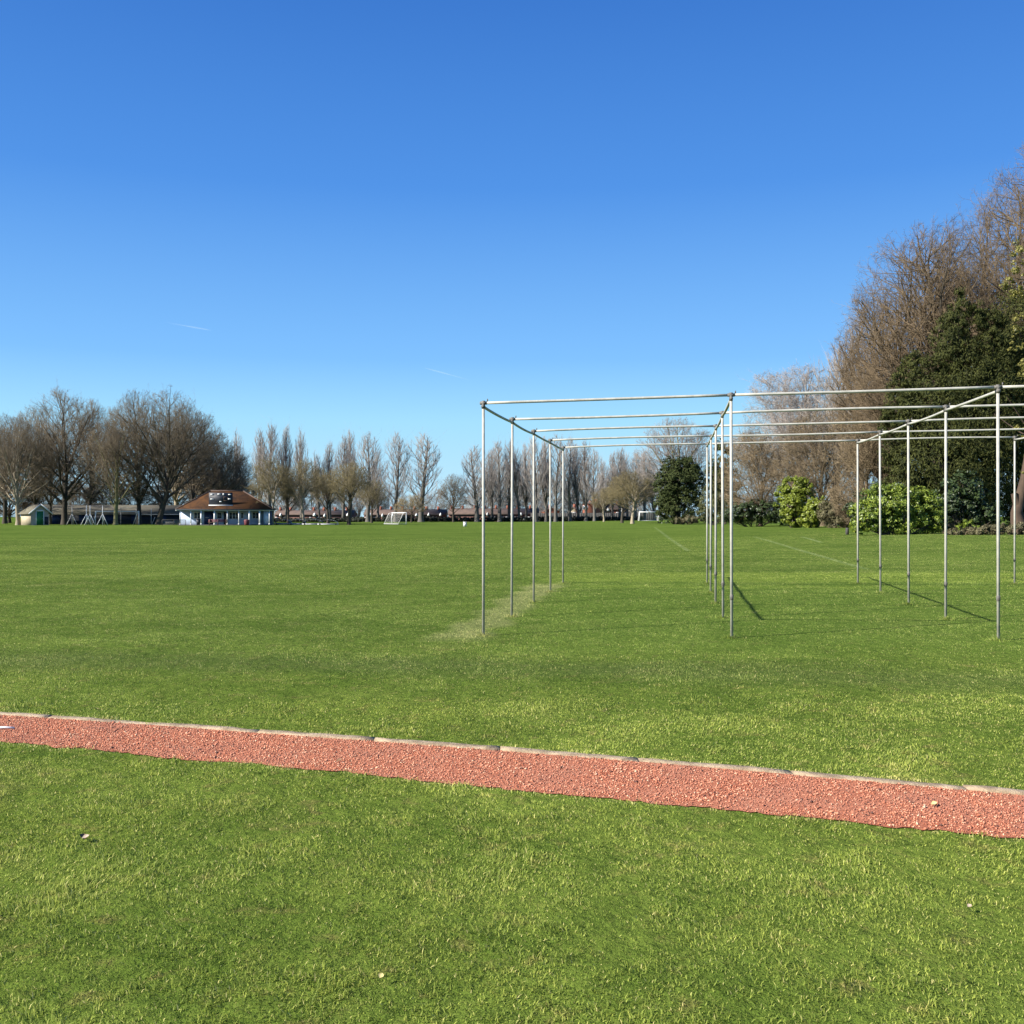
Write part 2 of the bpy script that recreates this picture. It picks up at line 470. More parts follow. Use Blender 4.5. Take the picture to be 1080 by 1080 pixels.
L_ivy = leaf_mat('yellowed_ivy_leaves', (.10, .10, .022), (.31, .28, .075), .45, .3)
L_oliv = leaf_mat('olive_shrub_leaves', (.055, .065, .018), (.13, .13, .045), .6, .2)
L_hedge = leaf_mat('dark_hedge_leaves', (.012, .016, .010), (.035, .040, .020), .7, .1)
L_scrub = leaf_mat('brown_green_scrub', (.07, .065, .03), (.17, .15, .075), .7, .2)

# ------------------------------------------------------------------ ground sheet
def axis(segs):
    a = [segs[0][0]]
    for (s, e, st) in segs:
        n = max(1, round((e - s) / st))
        a += [s + (e - s) * (i + 1) / n for i in range(n)]
    return np.array(a)
gx = axis([(-1500, -400, 110), (-400, -80, 20), (-80, -12, 4), (-12, 14, .8), (14, 90, 3), (90, 400, 20), (400, 1500, 110)])
gy = axis([(-60, 0, 6), (0, 30, .8), (30, 100, 2.5), (100, 240, 8), (240, 300, 4), (300, 600, 30), (600, 2600, 200)])
GX, GY = np.meshgrid(gx, gy); GZ = terr(GX, GY)
nx, ny = len(gx), len(gy)
I = (np.arange(ny - 1)[:, None] * nx + np.arange(nx - 1)[None]).ravel()
loops = np.stack([I, I + 1, I + nx + 1, I + nx], 1).ravel()
o = link_mesh('ground', np.stack([GX, GY, GZ], -1), loops, np.arange(0, len(loops), 4), M_turf, smooth=True)
tag(o, None, None, kind='structure')

# ------------------------------------------------------------------ red gravel path and its edging
pf = np.array([ground(*p) for p in ((0, 752), (200, 764.5), (400, 779), (540, 790), (700, 803), (900, 820), (1080, 835))])
pn = np.array([ground(*p) for p in ((0, 782), (200, 800), (400, 819), (540, 831.5), (700, 847.5), (900, 867), (1080, 884))])
cf = np.polyfit(pf[:, 0], pf[:, 1], 2); cn = np.polyfit(pn[:, 0], pn[:, 1], 2)
def yfar(x):
    return np.polyval(cf, x)
def ynear(x):
    x = np.asarray(x, float)
    return np.polyval(cn, x) + (vnoise(x * 5, x * 0, 3) - .5) * .07 + (vnoise(x * 22, x * 0, 4) - .5) * .05
KW = .105
xs = np.arange(-11, 11.01, .04)
rows = [ynear(xs) - .01] + [ynear(xs) * (1 - t) + (yfar(xs) - KW + .01) * t for t in (.25, .5, .75, 1.0)]
V = np.concatenate([np.stack([xs, r, terr(xs, r) + .006], 1) for r in rows])
n = len(xs); I = (np.arange(len(rows) - 1)[:, None] * n + np.arange(n - 1)[None]).ravel()
loops = np.stack([I, I + 1, I + n + 1, I + n], 1).ravel()
tag(link_mesh('path', V, loops, np.arange(0, len(loops), 4), M_path, smooth=True), None, None, kind='structure')
# edging strip: one run of concrete edging with joints
mb = MB(); xe = -11.0; prof = []
r2 = random.Random(5)
while xe < 11:
    L = .91; k = 8
    dz = r2.uniform(-.005, .006); dy = r2.uniform(-.008, .008)
    for i in range(k + 1):
        xx = xe + (L - .007) * i / k; yy = float(yfar(xx)) + dy; zz = tz(xx, yy)
        h = .013 + dz * .8 + (float(vnoise(np.array(xx * 9), np.array(0.0), 31)) - .5) * .012
        prof.append((xx, yy, zz, h))
    g = xe + L - .006; prof.append((g, float(yfar(g)), tz(g, float(yfar(g))), .006)); g += .005; prof.append((g, float(yfar(g)), tz(g, float(yfar(g))), .006))
    xe += L
V = []; fs = []
for (xx, yy, zz, h) in prof:
    V += [(xx, yy - KW, zz - .05), (xx, yy - KW, zz + h - .008), (xx, yy - KW + .008, zz + h), (xx, yy - .008, zz + h), (xx, yy, zz + h - .008), (xx, yy, zz - .05)]
for i in range(len(prof) - 1):
    for j in range(5):
        fs.append((i * 6 + j, (i + 1) * 6 + j, (i + 1) * 6 + j + 1, i * 6 + j + 1))
mb.poly(V, fs); tag(mb.build('kerb', M_kerb), None, None, kind='structure')
# loose chips on the path
NP = 52000
px_ = nrg.uniform(-6.2, 5.6, NP); t = nrg.random(NP)
py_ = ynear(px_) * (1 - t) + (yfar(px_) - KW) * t + nrg.normal(0, .012, NP) * (t < .06)
s = nrg.uniform(.0028, .0078, NP) * (1 + (nrg.random(NP) > .97) * .7)
base = np.array([(1, 0, 0), (-.8, .6, 0), (-.6, -.8, 0), (0, 0, .8), (0, 0, -.5)])
ang = nrg.uniform(0, 6.28, NP); P = base[None] * nrg.uniform(.65, 1.3, (NP, 5, 1)); P = P + nrg.normal(0, .12, (NP, 5, 3))
c, sn = np.cos(ang)[:, None], np.sin(ang)[:, None]
Q = np.stack([P[..., 0] * c - P[..., 1] * sn, P[..., 0] * sn + P[..., 1] * c, P[..., 2]], -1) * s[:, None, None]
Q += np.stack([px_, py_, terr(px_, py_) + .006 + s * .35], -1)[:, None]
fi = np.array([(0, 1, 3), (1, 2, 3), (2, 0, 3), (1, 0, 4), (2, 1, 4), (0, 2, 4)]).ravel()
loops = (np.arange(NP)[:, None] * 5 + fi[None]).ravel()
o = link_mesh('gravel', Q, loops, np.arange(0, len(loops), 3), M_peb, attr=np.repeat(nrg.random(NP), 5))
tag(o, 'loose red stone chips covering the path', 'gravel', kind='stuff')

# ------------------------------------------------------------------ grass blades
def grass():
    PX, PY = [], []
    y = 2.4
    while y < 75:
        dy = max(.2, y * .04)
        rho = 14500 * min(1, (4.2 / y)) ** 1.4 * (1 - float(ss(45, 75, y)))
        hw = .56 * y + 1.6
        n = int(rho * dy * 2 * hw)
        PX.append(nrg.uniform(-hw, hw, n)); PY.append(nrg.uniform(y, y + dy, n))
        y += dy
    for a_ in range(4):
        for b_ in range(5):
            p = cage_xy(a_, b_); n = 260
            rr = np.abs(nrg.normal(0, .07, n)); an = nrg.uniform(0, 6.283, n)
            PX.append(p.x + rr * np.cos(an)); PY.append(p.y + rr * np.sin(an))
    nfoot = 20 * 260
    x = np.concatenate(PX); y = np.concatenate(PY); foot = np.arange(len(x)) >= len(x) - nfoot
    jx = (vnoise(x * 9, y * 9, 8) - .5) * .05
    on = (y > ynear(x) + jx * 1.3 + np.abs(nrg.normal(0, .012, len(x)))) & (y < yfar(x) - .014 + (vnoise(x * 5, y * 0, 41) - .65) * .09 + nrg.normal(0, .008, len(x)))
    keep = ~on
    # thinner, mossier spots
    cl = vnoise(x * 2.6, y * 2.6, 1) * .3 + vnoise(x * 8, y * 8, 2) * .35 + vnoise(x * 19, y * 19, 5) * .35
    keep &= nrg.random(len(x)) < -.1 + 1.9 * cl
    keep |= foot
    x, y, cl, foot = x[keep], y[keep], cl[keep], foot[keep]
    # the mown cage lanes and the far field are shorter
    h = (.003 + .027 * cl ** 1.6 + .008 * nrg.random(len(x))) * nrg.uniform(.7, 1.25, len(x))
    h *= 1 + .35 * (vnoise(x * .5, y * .5, 6) - .5)
    tuft = vnoise(x * 3.1 + 40, y * 3.1, 21) > .80
    h = np.where(tuft, h * 1.35, h)
    h = np.where(y > 12, h * .85, h); h = np.where(foot, .03 + .05 * nrg.random(len(x)), h)
    w = .0017 * np.maximum(1, y / 4.2) ** .72 * nrg.uniform(.7, 1.4, len(x))
    th = nrg.uniform(0, 6.283, len(x)); ph = nrg.uniform(0, 6.283, len(x))
    wind = vnoise(x * 1.3, y * 1.3, 12) * 6.283
    ph = np.where(nrg.random(len(x)) < .5, wind + nrg.normal(0, .6, len(x)), ph)
    lean = np.abs(nrg.normal(.75, .35, len(x)))
    z = terr(x, y) - .003
    n = len(x)
    bx, by = np.cos(th) * w, np.sin(th) * w
    lx, ly = np.cos(ph) * np.sin(lean) * h, np.sin(ph) * np.sin(lean) * h
    lz = np.cos(lean) * h
    r = nrg.random(n)
    edge = np.minimum(np.abs(y - ynear(x)), np.abs(y - yfar(x)))
    r = np.where((edge < .035 + .05 * vnoise(x * 4, y * 0, 55)) & (nrg.random(n) < .45), .97, r)
    near = y < 9
    # bent blades close by: 5 points; single triangles farther off
    i = np.where(near)[0]
    A = np.stack([np.stack([x - bx, y - by, z], -1), np.stack([x + bx, y + by, z], -1),
                  np.stack([x + bx * .8 + lx * .4, y + by * .8 + ly * .4, z + lz * .62], -1),
                  np.stack([x - bx * .8 + lx * .4, y - by * .8 + ly * .4, z + lz * .62], -1),
                  np.stack([x + lx * 1.15, y + ly * 1.15, z + lz], -1)], 1)
    An = A[i]; j = np.where(~near)[0]
    B = A[j][:, [0, 1, 4]]
    l1 = (np.arange(len(i))[:, None] * 5 + np.array([[0, 1, 2, 3, 3, 2, 4]])).ravel()
    l2 = len(i) * 5 + np.arange(len(j) * 3)
    le = np.concatenate([np.tile([4, 3], len(i)), np.full(len(j), 3)])
    st = np.concatenate([[0], np.cumsum(le)[:-1]])
    V = np.concatenate([An.reshape(-1, 3), B.reshape(-1, 3)])
    o = link_mesh('grass', V, np.concatenate([l1, l2]), st, M_blade, attr=np.concatenate([np.repeat(r[i], 5), np.repeat(r[j], 3)]))
    tag(o, 'short mown green lawn grass', 'grass', kind='stuff')
    print('blades', n)
grass()

# ------------------------------------------------------------------ cricket net frame (one bolted frame)
root = empty('cricket_net_frame', (CO.x, CO.y, tz(CO.x, CO.y)))
tag(root, 'bare galvanised tube frame of cricket practice nets standing on the lawn', 'net frame')
def cage_top(i, j):
    return [3.085, 3.135, 3.175, 3.205][i] + .012 * j
O3 = Vector(root.location)
DIA = .0188
for i in range(4):
    for j in range(5):
        p = cage_xy(i, j); b = tz(p.x, p.y); t = cage_top(i, j)
        q = Vector((p.x, p.y, 0)) - Vector((O3.x, O3.y, O3.z))
        lean = (rng.uniform(-.012, .012), rng.uniform(-.012, .012))
        foot = (q.x - lean[0], q.y - lean[1], b - .12 + q.z); top = (q.x, q.y, t + q.z + .02)
        po = MB().tube([foot, top], DIA, 12).build('post', M_steel, root, True)
        d = (Vector(top) - Vector(foot)).normalized()
        if i > 0:
            c = Vector(foot) + d * (.12 + .52)
            MB().tube([c - d * .035, c - d * .03, c + d * .03, c + d * .035], [DIA + .001, DIA + .005, DIA + .005, DIA + .001], 12).build('collar', M_clamp, po)
        # clamp knuckle at the head of the post
        tp = Vector((q.x, q.y, t + q.z)); u3 = Vector((CU.x, CU.y, 0)).normalized(); v3 = Vector((CV.x, CV.y, 0)).normalized()
        cb = MB().tube([tp - u3 * .045, tp + u3 * .045], DIA + .0045, 10)
        cb.tube([tp - Vector((0, 0, .075)), tp + Vector((0, 0, .03))], DIA + .0045, 10)
        cb.tube([tp + Vector((0, 0, -.05)) - v3 * .05, tp + Vector((0, 0, -.05)) + v3 * .05], DIA + .0045, 10)
        cb.tube([tp + u3 * .055 + Vector((0, 0, .02)), tp + u3 * .055 + Vector((0, 0, .055))], .008, 6)
        cb.build('clamp', M_clamp, po)
def rail(a, b, bow, name):
    A = Vector(a); B = Vector(b); pts = []
    for k in range(9):
        t = k / 8; p = A.lerp(B, t); p.z += bow * 4 * t * (1 - t); pts.append(p)
    MB().tube(pts, DIA, 10).build(name, M_steel, root, True)
for j in range(5):
    for i in range(3):
        a = cage_xy(i, j); b = cage_xy(i + 1, j)
        rail((a.x - O3.x, a.y - O3.y, cage_top(i, j) - O3.z), (b.x - O3.x, b.y - O3.y, cage_top(i + 1, j) - O3.z), rng.uniform(-.012, .02), 'cross_rail')
for i in range(4):
    for j in range(4):
        a = cage_xy(i, j); b = cage_xy(i, j + 1)
        rail((a.x - O3.x, a.y - O3.y, cage_top(i, j) - O3.z - .05), (b.x - O3.x, b.y - O3.y, cage_top(i, j + 1) - O3.z - .05), rng.uniform(-.02, .0), 'side_rail')

# ------------------------------------------------------------------ tree growth
UP = Vector((0, 0, 1))
def rv(rg):
    while True:
        v = Vector((rg.uniform(-1, 1), rg.uniform(-1, 1), rg.uniform(-1, 1)))
        if .05 < v.length < 1: return v.normalized()

def tilt(d, ang, rg, az=None):
    o1 = d.orthogonal().normalized(); o2 = d.cross(o1)
    a = rg.uniform(0, 6.283) if az is None else az
    return (d * math.cos(ang) + (o1 * math.cos(a) + o2 * math.sin(a)) * math.sin(ang)).normalized()

def grow(S, tr, cr, p, d, L, r, lvl, rg):
    n = S['seg'][lvl]; pts = [p]; rad = [r]; dirs = [d]; dd = d
    for i in range(n):
        g = UP * S['trop'][lvl]
        if lvl and S.get('rad'):
            g = g + (pts[-1] - S['ctr']).normalized() * S['rad']
        if lvl == 1 and S.get('tgt') is not None:
            g = (S['tgt'] - pts[-1]).normalized() * S['steer']
        dd = (dd + rv(rg) * S['wig'][lvl] + g).normalized()
        q = pts[-1] + dd * (L / n)
        if lvl > 0 and not S['env'](q) and i > 0:
            break
        pts.append(q); rad.append(r * (1 - (i + 1) / n * (1 - S['tap'][lvl]))); dirs.append(dd)
    if len(pts) < 2: return
    m = len(pts) - 1
    if m < n:
        rad = [r * (1 - i / m * (1 - S['tap'][lvl] * .5)) for i in range(m + 1)]
    (tr if lvl < S['split'] else cr).tube(pts, rad, S['side'][lvl], caps=False)
    def at(t):
        f = t * (len(pts) - 1); i = min(int(f), len(pts) - 2)
        return pts[i].lerp(pts[i + 1], f - i), dirs[i + 1], rad[i] + (rad[i + 1] - rad[i]) * (f - i)
    Lr = L * (len(pts) - 1) / n
    if lvl == S['max']:
        for k in range(max(2, round(S['twigs'] * (.25 + .75 * Lr / L)))):
            q, e, rr = at(rg.uniform(.1, 1) if k else 1.0)
            td = (tilt(e, rg.uniform(*S['tang']), rg) + UP * S['ttrop'] + ((q - S['ctr']).normalized() * S['twr'] if S.get('twr') else UP * 0)).normalized()
            tl = S['tlen'] * rg.uniform(.5, 1.25); tip = q + td * tl
            if rg.random() < .03: tl *= 1.9; tip = q + td * tl
            elif not S['env'](tip): tl *= .55; tip = q + td * tl
            cr.spike(q, tip, S['trad'])
            for m in range(S['sub']):
                f = rg.uniform(.15, .9); b = q.lerp(tip, f)
                sd = (tilt(td, rg.uniform(.35, .8), rg) + UP * S['ttrop'] * .6).normalized()
                cr.spike(b, b + sd * tl * rg.uniform(.3, .6), S['trad'] * .72)
        return
    cnt = S['kids'][lvl] if lvl == 0 else max(1, round(S['kids'][lvl] * Lr / L)); t0 = S['t0'][lvl]; az = rg.uniform(0, 6.28)
    for k in range(cnt):
        t = t0 + (1 - t0) * ((k + rg.uniform(.1, .9)) / cnt)
        q, e, rr = at(min(t, 1))
        az += 2.4 + rg.uniform(-.5, .5)
        ang = rg.uniform(*S['ang'][lvl])
        cl = S['len'](lvl, t, Lr) * rg.uniform(.75, 1.2)
        cd = tilt(e, ang, rg, az)
        if lvl >= 1 and cd.z < -.25: cd.z *= .3; cd.normalize()
        grow(S, tr, cr, q, cd, cl, max(min(rr * .8, S['r'][lvl + 1] * (1.1 - .5 * t)), .008), lvl + 1, rg)

def ell_env(H, W, c=.58, rz=.44, low=.10, seed=0):
    ph = [random.Random(seed + k).uniform(0, 6.28) for k in range(6)]
    def env(q):
        a = math.atan2(q.y, q.x); e = q.z / H
        k = 1 + .07 * math.sin(3 * a + ph[0] + 4 * e) + .06 * math.sin(5 * a + ph[1] - 7 * e) + .05 * math.sin(9 * e * 3 + ph[2] + 2 * a)
        return q.z > low * H and (q.x / (W / 2)) ** 2 + (q.y / (W / 2)) ** 2 + ((q.z - c * H) / (rz * H)) ** 2 < k
    return env

def broad(H, W, seed, dens=1.0, trunk=.24, mats=None, low=.12, twigs=10, sub=3, trad=.011, name='bare_tree', lean=0.0, tlen=1.0, c=.58, rz=.44, trop=.03, ang=(.4, 1.2), thick=1.0, radial=.14, ctr=.27, limbs=15, emin=-.35, steer=.30, wig=1.0, twr=None, tang=(.3, 1.0)):
    rg = random.Random(seed)
    S = dict(seg=[5, 7, 5, 4], wig=[.06, .17 * wig, .20 * wig, .22 * wig], trop=[.02, trop, trop, trop * .8], tap=[.75, .16, .2, .3], side=[9, 6, 4, 3],
             r=[.021 * H * thick, .0105 * H * thick, .0042 * H * thick, .0019 * H], kids=[int(8 * dens) + 1, int(9 * dens), int(8 * dens)], t0=[.5, .16, .12],
             ang=[ang, (.5, 1.1), (.5, 1.1)], len=lambda l, t, L: [.60 * H * (1.1 - .25 * t), L * (.66 - .36 * t), L * (.70 - .35 * t)][l],
             max=3, split=2, twigs=twigs, sub=sub, tang=tang, twr=radial * 2.2 if twr is None else twr, ttrop=trop * 2.5, tlen=tlen, trad=trad, rad=radial, ctr=Vector((0, 0, ctr * H)), env=ell_env(H, W, c, rz, low=low, seed=seed))
    tr, cr = MB(), MB()
    d0 = Vector((lean, 0, 1)).normalized()
    # flared foot
    tr.tube([(0, 0, -.3), (0, 0, .25), (0, 0, .9)], [.034 * H * thick, .027 * H * thick, .0215 * H * thick], 9, caps=False)
    # trunk, then limbs that fan out to points spread over the dome of the crown
    pts = [Vector((0, 0, .6))]; dd = d0.copy(); n = 6; th = (trunk + .22) * H
    for k in range(n):
        dd = (dd + rv(rg) * .07 + UP * .03).normalized(); pts.append(pts[-1] + dd * th / n)
    tr.tube(pts, [.0215 * H * thick * (1 - .62 * (k / n) ** 1.5) for k in range(n + 1)], 9, caps=False)
    nl = limbs; S['steer'] = steer
    for k in range(nl):
        e = 1 - (k + rg.uniform(.2, .8)) / nl * (1 - emin)      # sine of the elevation, evenly spread
        a = k * 2.39996 + rg.uniform(-.3, .3); ce = math.sqrt(max(0, 1 - e * e))
        tgt = Vector((math.cos(a) * ce * W / 2, math.sin(a) * ce * W / 2, c * H + e * rz * H)) * 1.0
        tgt *= rg.uniform(.9, 1.03)
        f = min(1, max(0, (trunk * (.62 + .5 * max(0, e)) + .16 * max(0, e) + rg.uniform(-.03, .05)) / (trunk + .22)))
        q = pts[min(n - 1, int(f * n))].lerp(pts[min(n, int(f * n) + 1)], f * n - int(f * n)) if f < 1 else pts[-1]
        v = tgt - q; S['tgt'] = tgt + v * .3
        grow(S, tr, cr, q, (v.normalized() + UP * .35 + rv(rg) * .25).normalized(), v.length * 1.08, .0105 * H * thick * rg.uniform(.6, 1.15), 1, rg)
    S['tgt'] = None
    return finish(name, tr, cr, mats)

def poplar(H, W, seed, mats, spread=(.24, .42), name='poplar_tree', n=28, twigs=9, trad=.0125, t0=.10):
    rg = random.Random(seed)
    def env(q):
        e = q.z / H
        if e < .05 or e > 1.02: return False
        w = W / 2 * (1.0 - max(0, (e - .45) / .6) ** 1.8 * .85) * (.75 + .25 * min(1, e / .35))
        a = math.atan2(q.y, q.x)
        return math.hypot(q.x, q.y) < w * (1 + .18 * math.sin(2 * a + seed + 9 * e))
    S = dict(seg=[9, 6, 4], wig=[.035, .07, .10], trop=[.02, .15, .14], tap=[.12, .2, .3], side=[8, 4, 3],
             r=[.014 * H, .0046 * H, .0020 * H], kids=[n, 9], t0=[t0, .12], ang=[spread, (.3, .65)],
             len=lambda l, t, L: [H * (.42 - .27 * t), L * (.55 - .25 * t)][l], max=2, split=1, twigs=twigs, sub=1,
             tang=(.1, .4), ttrop=.9, tlen=1.6, trad=trad, env=env)
    tr, cr = MB(), MB()
    tr.tube([(0, 0, -.3), (0, 0, .3), (0, 0, 1.0)], [.022 * H, .017 * H, .0145 * H], 8, caps=False)
    grow(S, tr, cr, Vector((0, 0, .7)), Vector((rg.uniform(-.03, .03), rg.uniform(-.03, .03), 1)).normalized(), .93 * H, .0145 * H, 0, rg)
    if seed % 2:
        grow(S, tr, cr, Vector((.1, 0, H * .2)), Vector((rg.choice((-.28, .28)), .1, 1)).normalized(), .66 * H, .010 * H, 0, rg)
    return finish(name, tr, cr, mats)

HID = []
def finish(name, tr, cr, mats):
    root = empty(name, (0, 0, -500))
    a = tr.build('trunk', mats[0], root, True); b = cr.build('crown', mats[1], root)
    co = np.empty(len(b.data.vertices) * 3, np.float32); b.data.vertices.foreach_get('co', co); co = co.reshape(-1, 3)
    root_dim = (float(np.percentile(co[:, 2], 99.8)), 2 * float(np.percentile(np.hypot(co[:, 0], co[:, 1]), 96)) * .98)
    return {'o': root, 'dim': root_dim, 'used': False}

def put(proto, px, d, top, wpx, label, cat='tree', group=None, rz=None, lean=None, sy=None):
    o = copy_tree(proto['o']) if proto['used'] else proto['o']
    proto['used'] = True
    x = X(px, d); z = tz(x, d)
    H = Z(top, d) - z; W = wpx / F * d
    k = W / proto['dim'][1]
    o.location = (x, d, z); o.scale = (k, sy * k if sy else k, H / proto['dim'][0])
    o.rotation_euler = (0, lean or 0, rng.uniform(0, 6.28) if rz is None else rz)
    if 'group' in o.keys(): del o['group']
    tag(o, label, cat, group)
    return o

MB_brown = (T_dark, T_brown); MB_pale = (T_pale, T_brown); MB_moss = (T_moss, T_brown)
KB = dict(twigs=10, sub=3, trad=.0105, trop=.02, radial=.12, ctr=.3, tlen=.9, c=.55, rz=.46)
br = [broad(20, 15, 101, 1.2, .22, MB_brown, **KB), broad(20, 16, 102, 1.2, .18, MB_brown, lean=.25, **KB), broad(20, 14, 103, 1.15, .24, MB_brown, **KB),
      broad(20, 14, 104, 1.15, .20, MB_pale, **KB)]
brm = broad(20, 14, 105, 1.2, .2, MB_moss, **KB)
sm = [broad(9, 6.5, 201, .9, .24, (T_pale, T_olive), low=.18, limbs=11, emin=-.1, c=.56, rz=.46, radial=.05, trop=.04, twigs=6, trad=.011, tlen=.7, name='small_tree', ang=(.4, 1.3)), broad(9, 6, 202, .9, .22, (T_dark, T_olive), low=.18, limbs=11, emin=-.1, c=.56, rz=.46, radial=.05, trop=.05, twigs=6, trad=.011, tlen=.7, name='small_tree', ang=(.4, 1.3))]
smb = broad(9, 8, 203, 1.0, .12, (T_dark, T_brown), low=.02, twigs=8, trad=.015, tlen=.8, emin=-.7, name='scrub_tree', c=.5, rz=.52, ang=(.4, 1.4))

GL = 'bare trees along the left boundary'
for (p, px, d, top, w, rz, lean, lab) in [
    (br[3], 19, 160, 440, 62, .4, 0, 'bare tree with a pale sunlit trunk left of the green-doored kiosk'),
    (br[2], 5, 186, 437, 64, 1.0, 0, 'dark bare tree behind the pale trunk at the left edge of the picture'),
    (br[0], 68, 168, 410, 92, 2.2, 0, 'tallest wide domed bare tree with a thick dark trunk right of the kiosk'),
    (br[2], 53, 172, 452, 40, 3.0, 0, 'slim dark bare tree between the kiosk and the thick domed tree'),
    (brm, 122, 163, 440, 62, .9, 0, 'bare tree with a mossy yellow-green trunk in front of the white goal'),
    (br[0], 147, 170, 413, 70, 4.4, 0, 'upright dark bare tree just right of the long white goal'),
    (br[1], 168, 165, 411, 104, .15, .0, 'big bare tree whose dark trunk leans right, left of the pavilion'),
    (br[2], 205, 186, 436, 72, 5.5, 0, 'bare tree rising behind the left end of the pavilion roof'),
    (br[3], 229, 192, 458, 62, 2.5, 0, 'bare tree standing behind the pavilion scoreboard'),
    (br[0], 94, 202, 421, 66, 1.6, 0, 'bare tree behind the long shed between the domed tree and the mossy trunk'),
    (br[2], 246, 197, 476, 44, 3.8, 0, 'lower bare tree behind the right half of the pavilion roof'),
    (br[3], 186, 194, 427, 66, 5.0, 0, 'bare tree behind the leaning tree, showing over its right side'),
    (br[0], 36, 194, 428, 60, .2, 0, 'bare tree behind the kiosk roof, left of the domed tree'),
    (br[1], -22, 172, 441, 66, 2.0, 0, 'bare tree cut off by the left edge of the picture'),
    ]:
    put(p, px, d, top, w * 1.1, lab, 'tree', GL, rz, lean)
for (px, d, top, w, lab) in [
    (84, 206, 508, 44, 'low brown scrub tree behind the white post frames'), (112, 208, 502, 48, 'low brown scrub tree behind the long shed left of the mossy trunk'),
    (142, 206, 506, 46, 'low brown scrub tree behind the shed at the goal'), (186, 208, 500, 50, 'low brown scrub tree between the leaning trunk and the pavilion'),
    (222, 205, 496, 56, 'low brown scrub tree close behind the pavilion ridge'), (252, 205, 504, 46, 'low brown scrub tree behind the right hip of the pavilion'),
    (10, 204, 500, 60, 'low brown scrub tree behind the pale trunk at the far left'), (46, 206, 505, 50, 'low brown scrub tree behind the kiosk'),
    ]:
    put(smb, px, d, top, w, lab, 'tree', 'scrub trees behind the left boundary')

# poplars beyond the field
po = [poplar(22, 4.6, 301, (T_poptr, T_pop)), poplar(22, 5.4, 302, (T_poptr, T_pop), (.3, .5)), poplar(22, 4.2, 303, (T_poptr, T_pop)), poplar(22, 6.2, 304, (T_poptr, T_pop), (.38, .65))]
GP = 'poplars beyond the far end of the field'
for k, (v, px, d, top, w, lab) in enumerate([
    (2, 253, 238, 453, 20, 'slim poplar farthest left, showing above the pavilion roof'),
    (0, 273, 246, 452, 20, 'poplar between the slim one over the pavilion and the pale twin-topped poplar'),
    (1, 284, 236, 446, 30, 'tall pale poplar straight above the pale-trunked tree at the pavilion corner'),
    (0, 302, 238, 448, 20, 'poplar between the pavilion corner tree and the second olive tree'),
    (2, 318, 236, 451, 22, 'poplar rising straight behind the second olive tree with the pale trunk'),
    (2, 337, 246, 476, 18, 'shorter poplar in the gap right of the second olive tree'),
    (0, 348, 240, 466, 20, 'poplar left of the pair above the dark-trunked olive tree'),
    (1, 362, 238, 458, 22, 'left one of the pair of poplars above the dark-trunked olive tree'),
    (0, 370, 242, 453, 18, 'right one of the pair of poplars above the dark-trunked olive tree'),
    (3, 388, 234, 455, 36, 'broad many-limbed poplar left of the small goal with the net'),
    (2, 399, 240, 474, 20, 'lower poplar stem leaning against the broad poplar left of the small goal'),
    (3, 417, 232, 455, 32, 'lone poplar standing right above the small netted goal'),
    (3, 444, 232, 456, 44, 'lone wide-skirted poplar right of the small netted goal'),
    (3, 503, 236, 469, 36, 'poplar just left of the nearest left post of the net frame'),
    (0, 519, 242, 472, 22, 'poplar just right of the nearest left post of the net frame'),
    (1, 527, 236, 464, 26, 'poplar midway between the first and second left posts of the frame'),
    (0, 537, 240, 463, 22, 'poplar touching the second left post of the frame from the left'),
    (2, 548, 238, 469, 20, 'poplar just right of the second left post of the frame'),
    (0, 555, 244, 467, 20, 'poplar just left of the third left post of the frame'),
    (1, 565, 234, 459, 26, 'poplar right behind the third left post of the frame'),
    (0, 576, 238, 460, 22, 'poplar just left of the fourth left post of the frame'),
    (3, 586, 234, 457, 28, 'poplar between the fourth and the fifth left posts of the frame'),
    (1, 601, 238, 460, 24, 'poplar just right of the rearmost left post of the frame'),
    (2, 610, 240, 465, 20, 'poplar left of the red brick house gable'),
    (0, 618, 236, 464, 22, 'poplar straight in front of the red brick house gable'),
    (3, 627, 234, 472, 24, 'dark-stemmed poplar in front of the red brick house roof'),
    (2, 637, 246, 482, 18, 'short thin poplar over the right end of the red brick house'),
    (0, 646, 246, 476, 18, 'thin poplar left of the olive-brown tree at the right goal'),
    (0, 654, 240, 472, 22, 'tall poplar behind the left part of the olive-brown tree'),
    (2, 662, 244, 473, 18, 'poplar behind the middle of the olive-brown tree'),
    (1, 670, 240, 475, 22, 'poplar behind the right part of the olive-brown tree'),
    (0, 680, 244, 474, 22, 'poplar straight above the right goal'),
    (2, 690, 246, 482, 22, 'rightmost poplar, half behind the dark holly'),
    ]):
    put(po[v], px, d, top, w * 1.12, lab, 'poplar', GP)
hz = broad(12, 13, 107, 1.0, .12, (T_poptr, T_pop), low=.03, twigs=8, trad=.016, emin=-.7, name='bare_tree', c=.5, rz=.52, ang=(.4, 1.3))
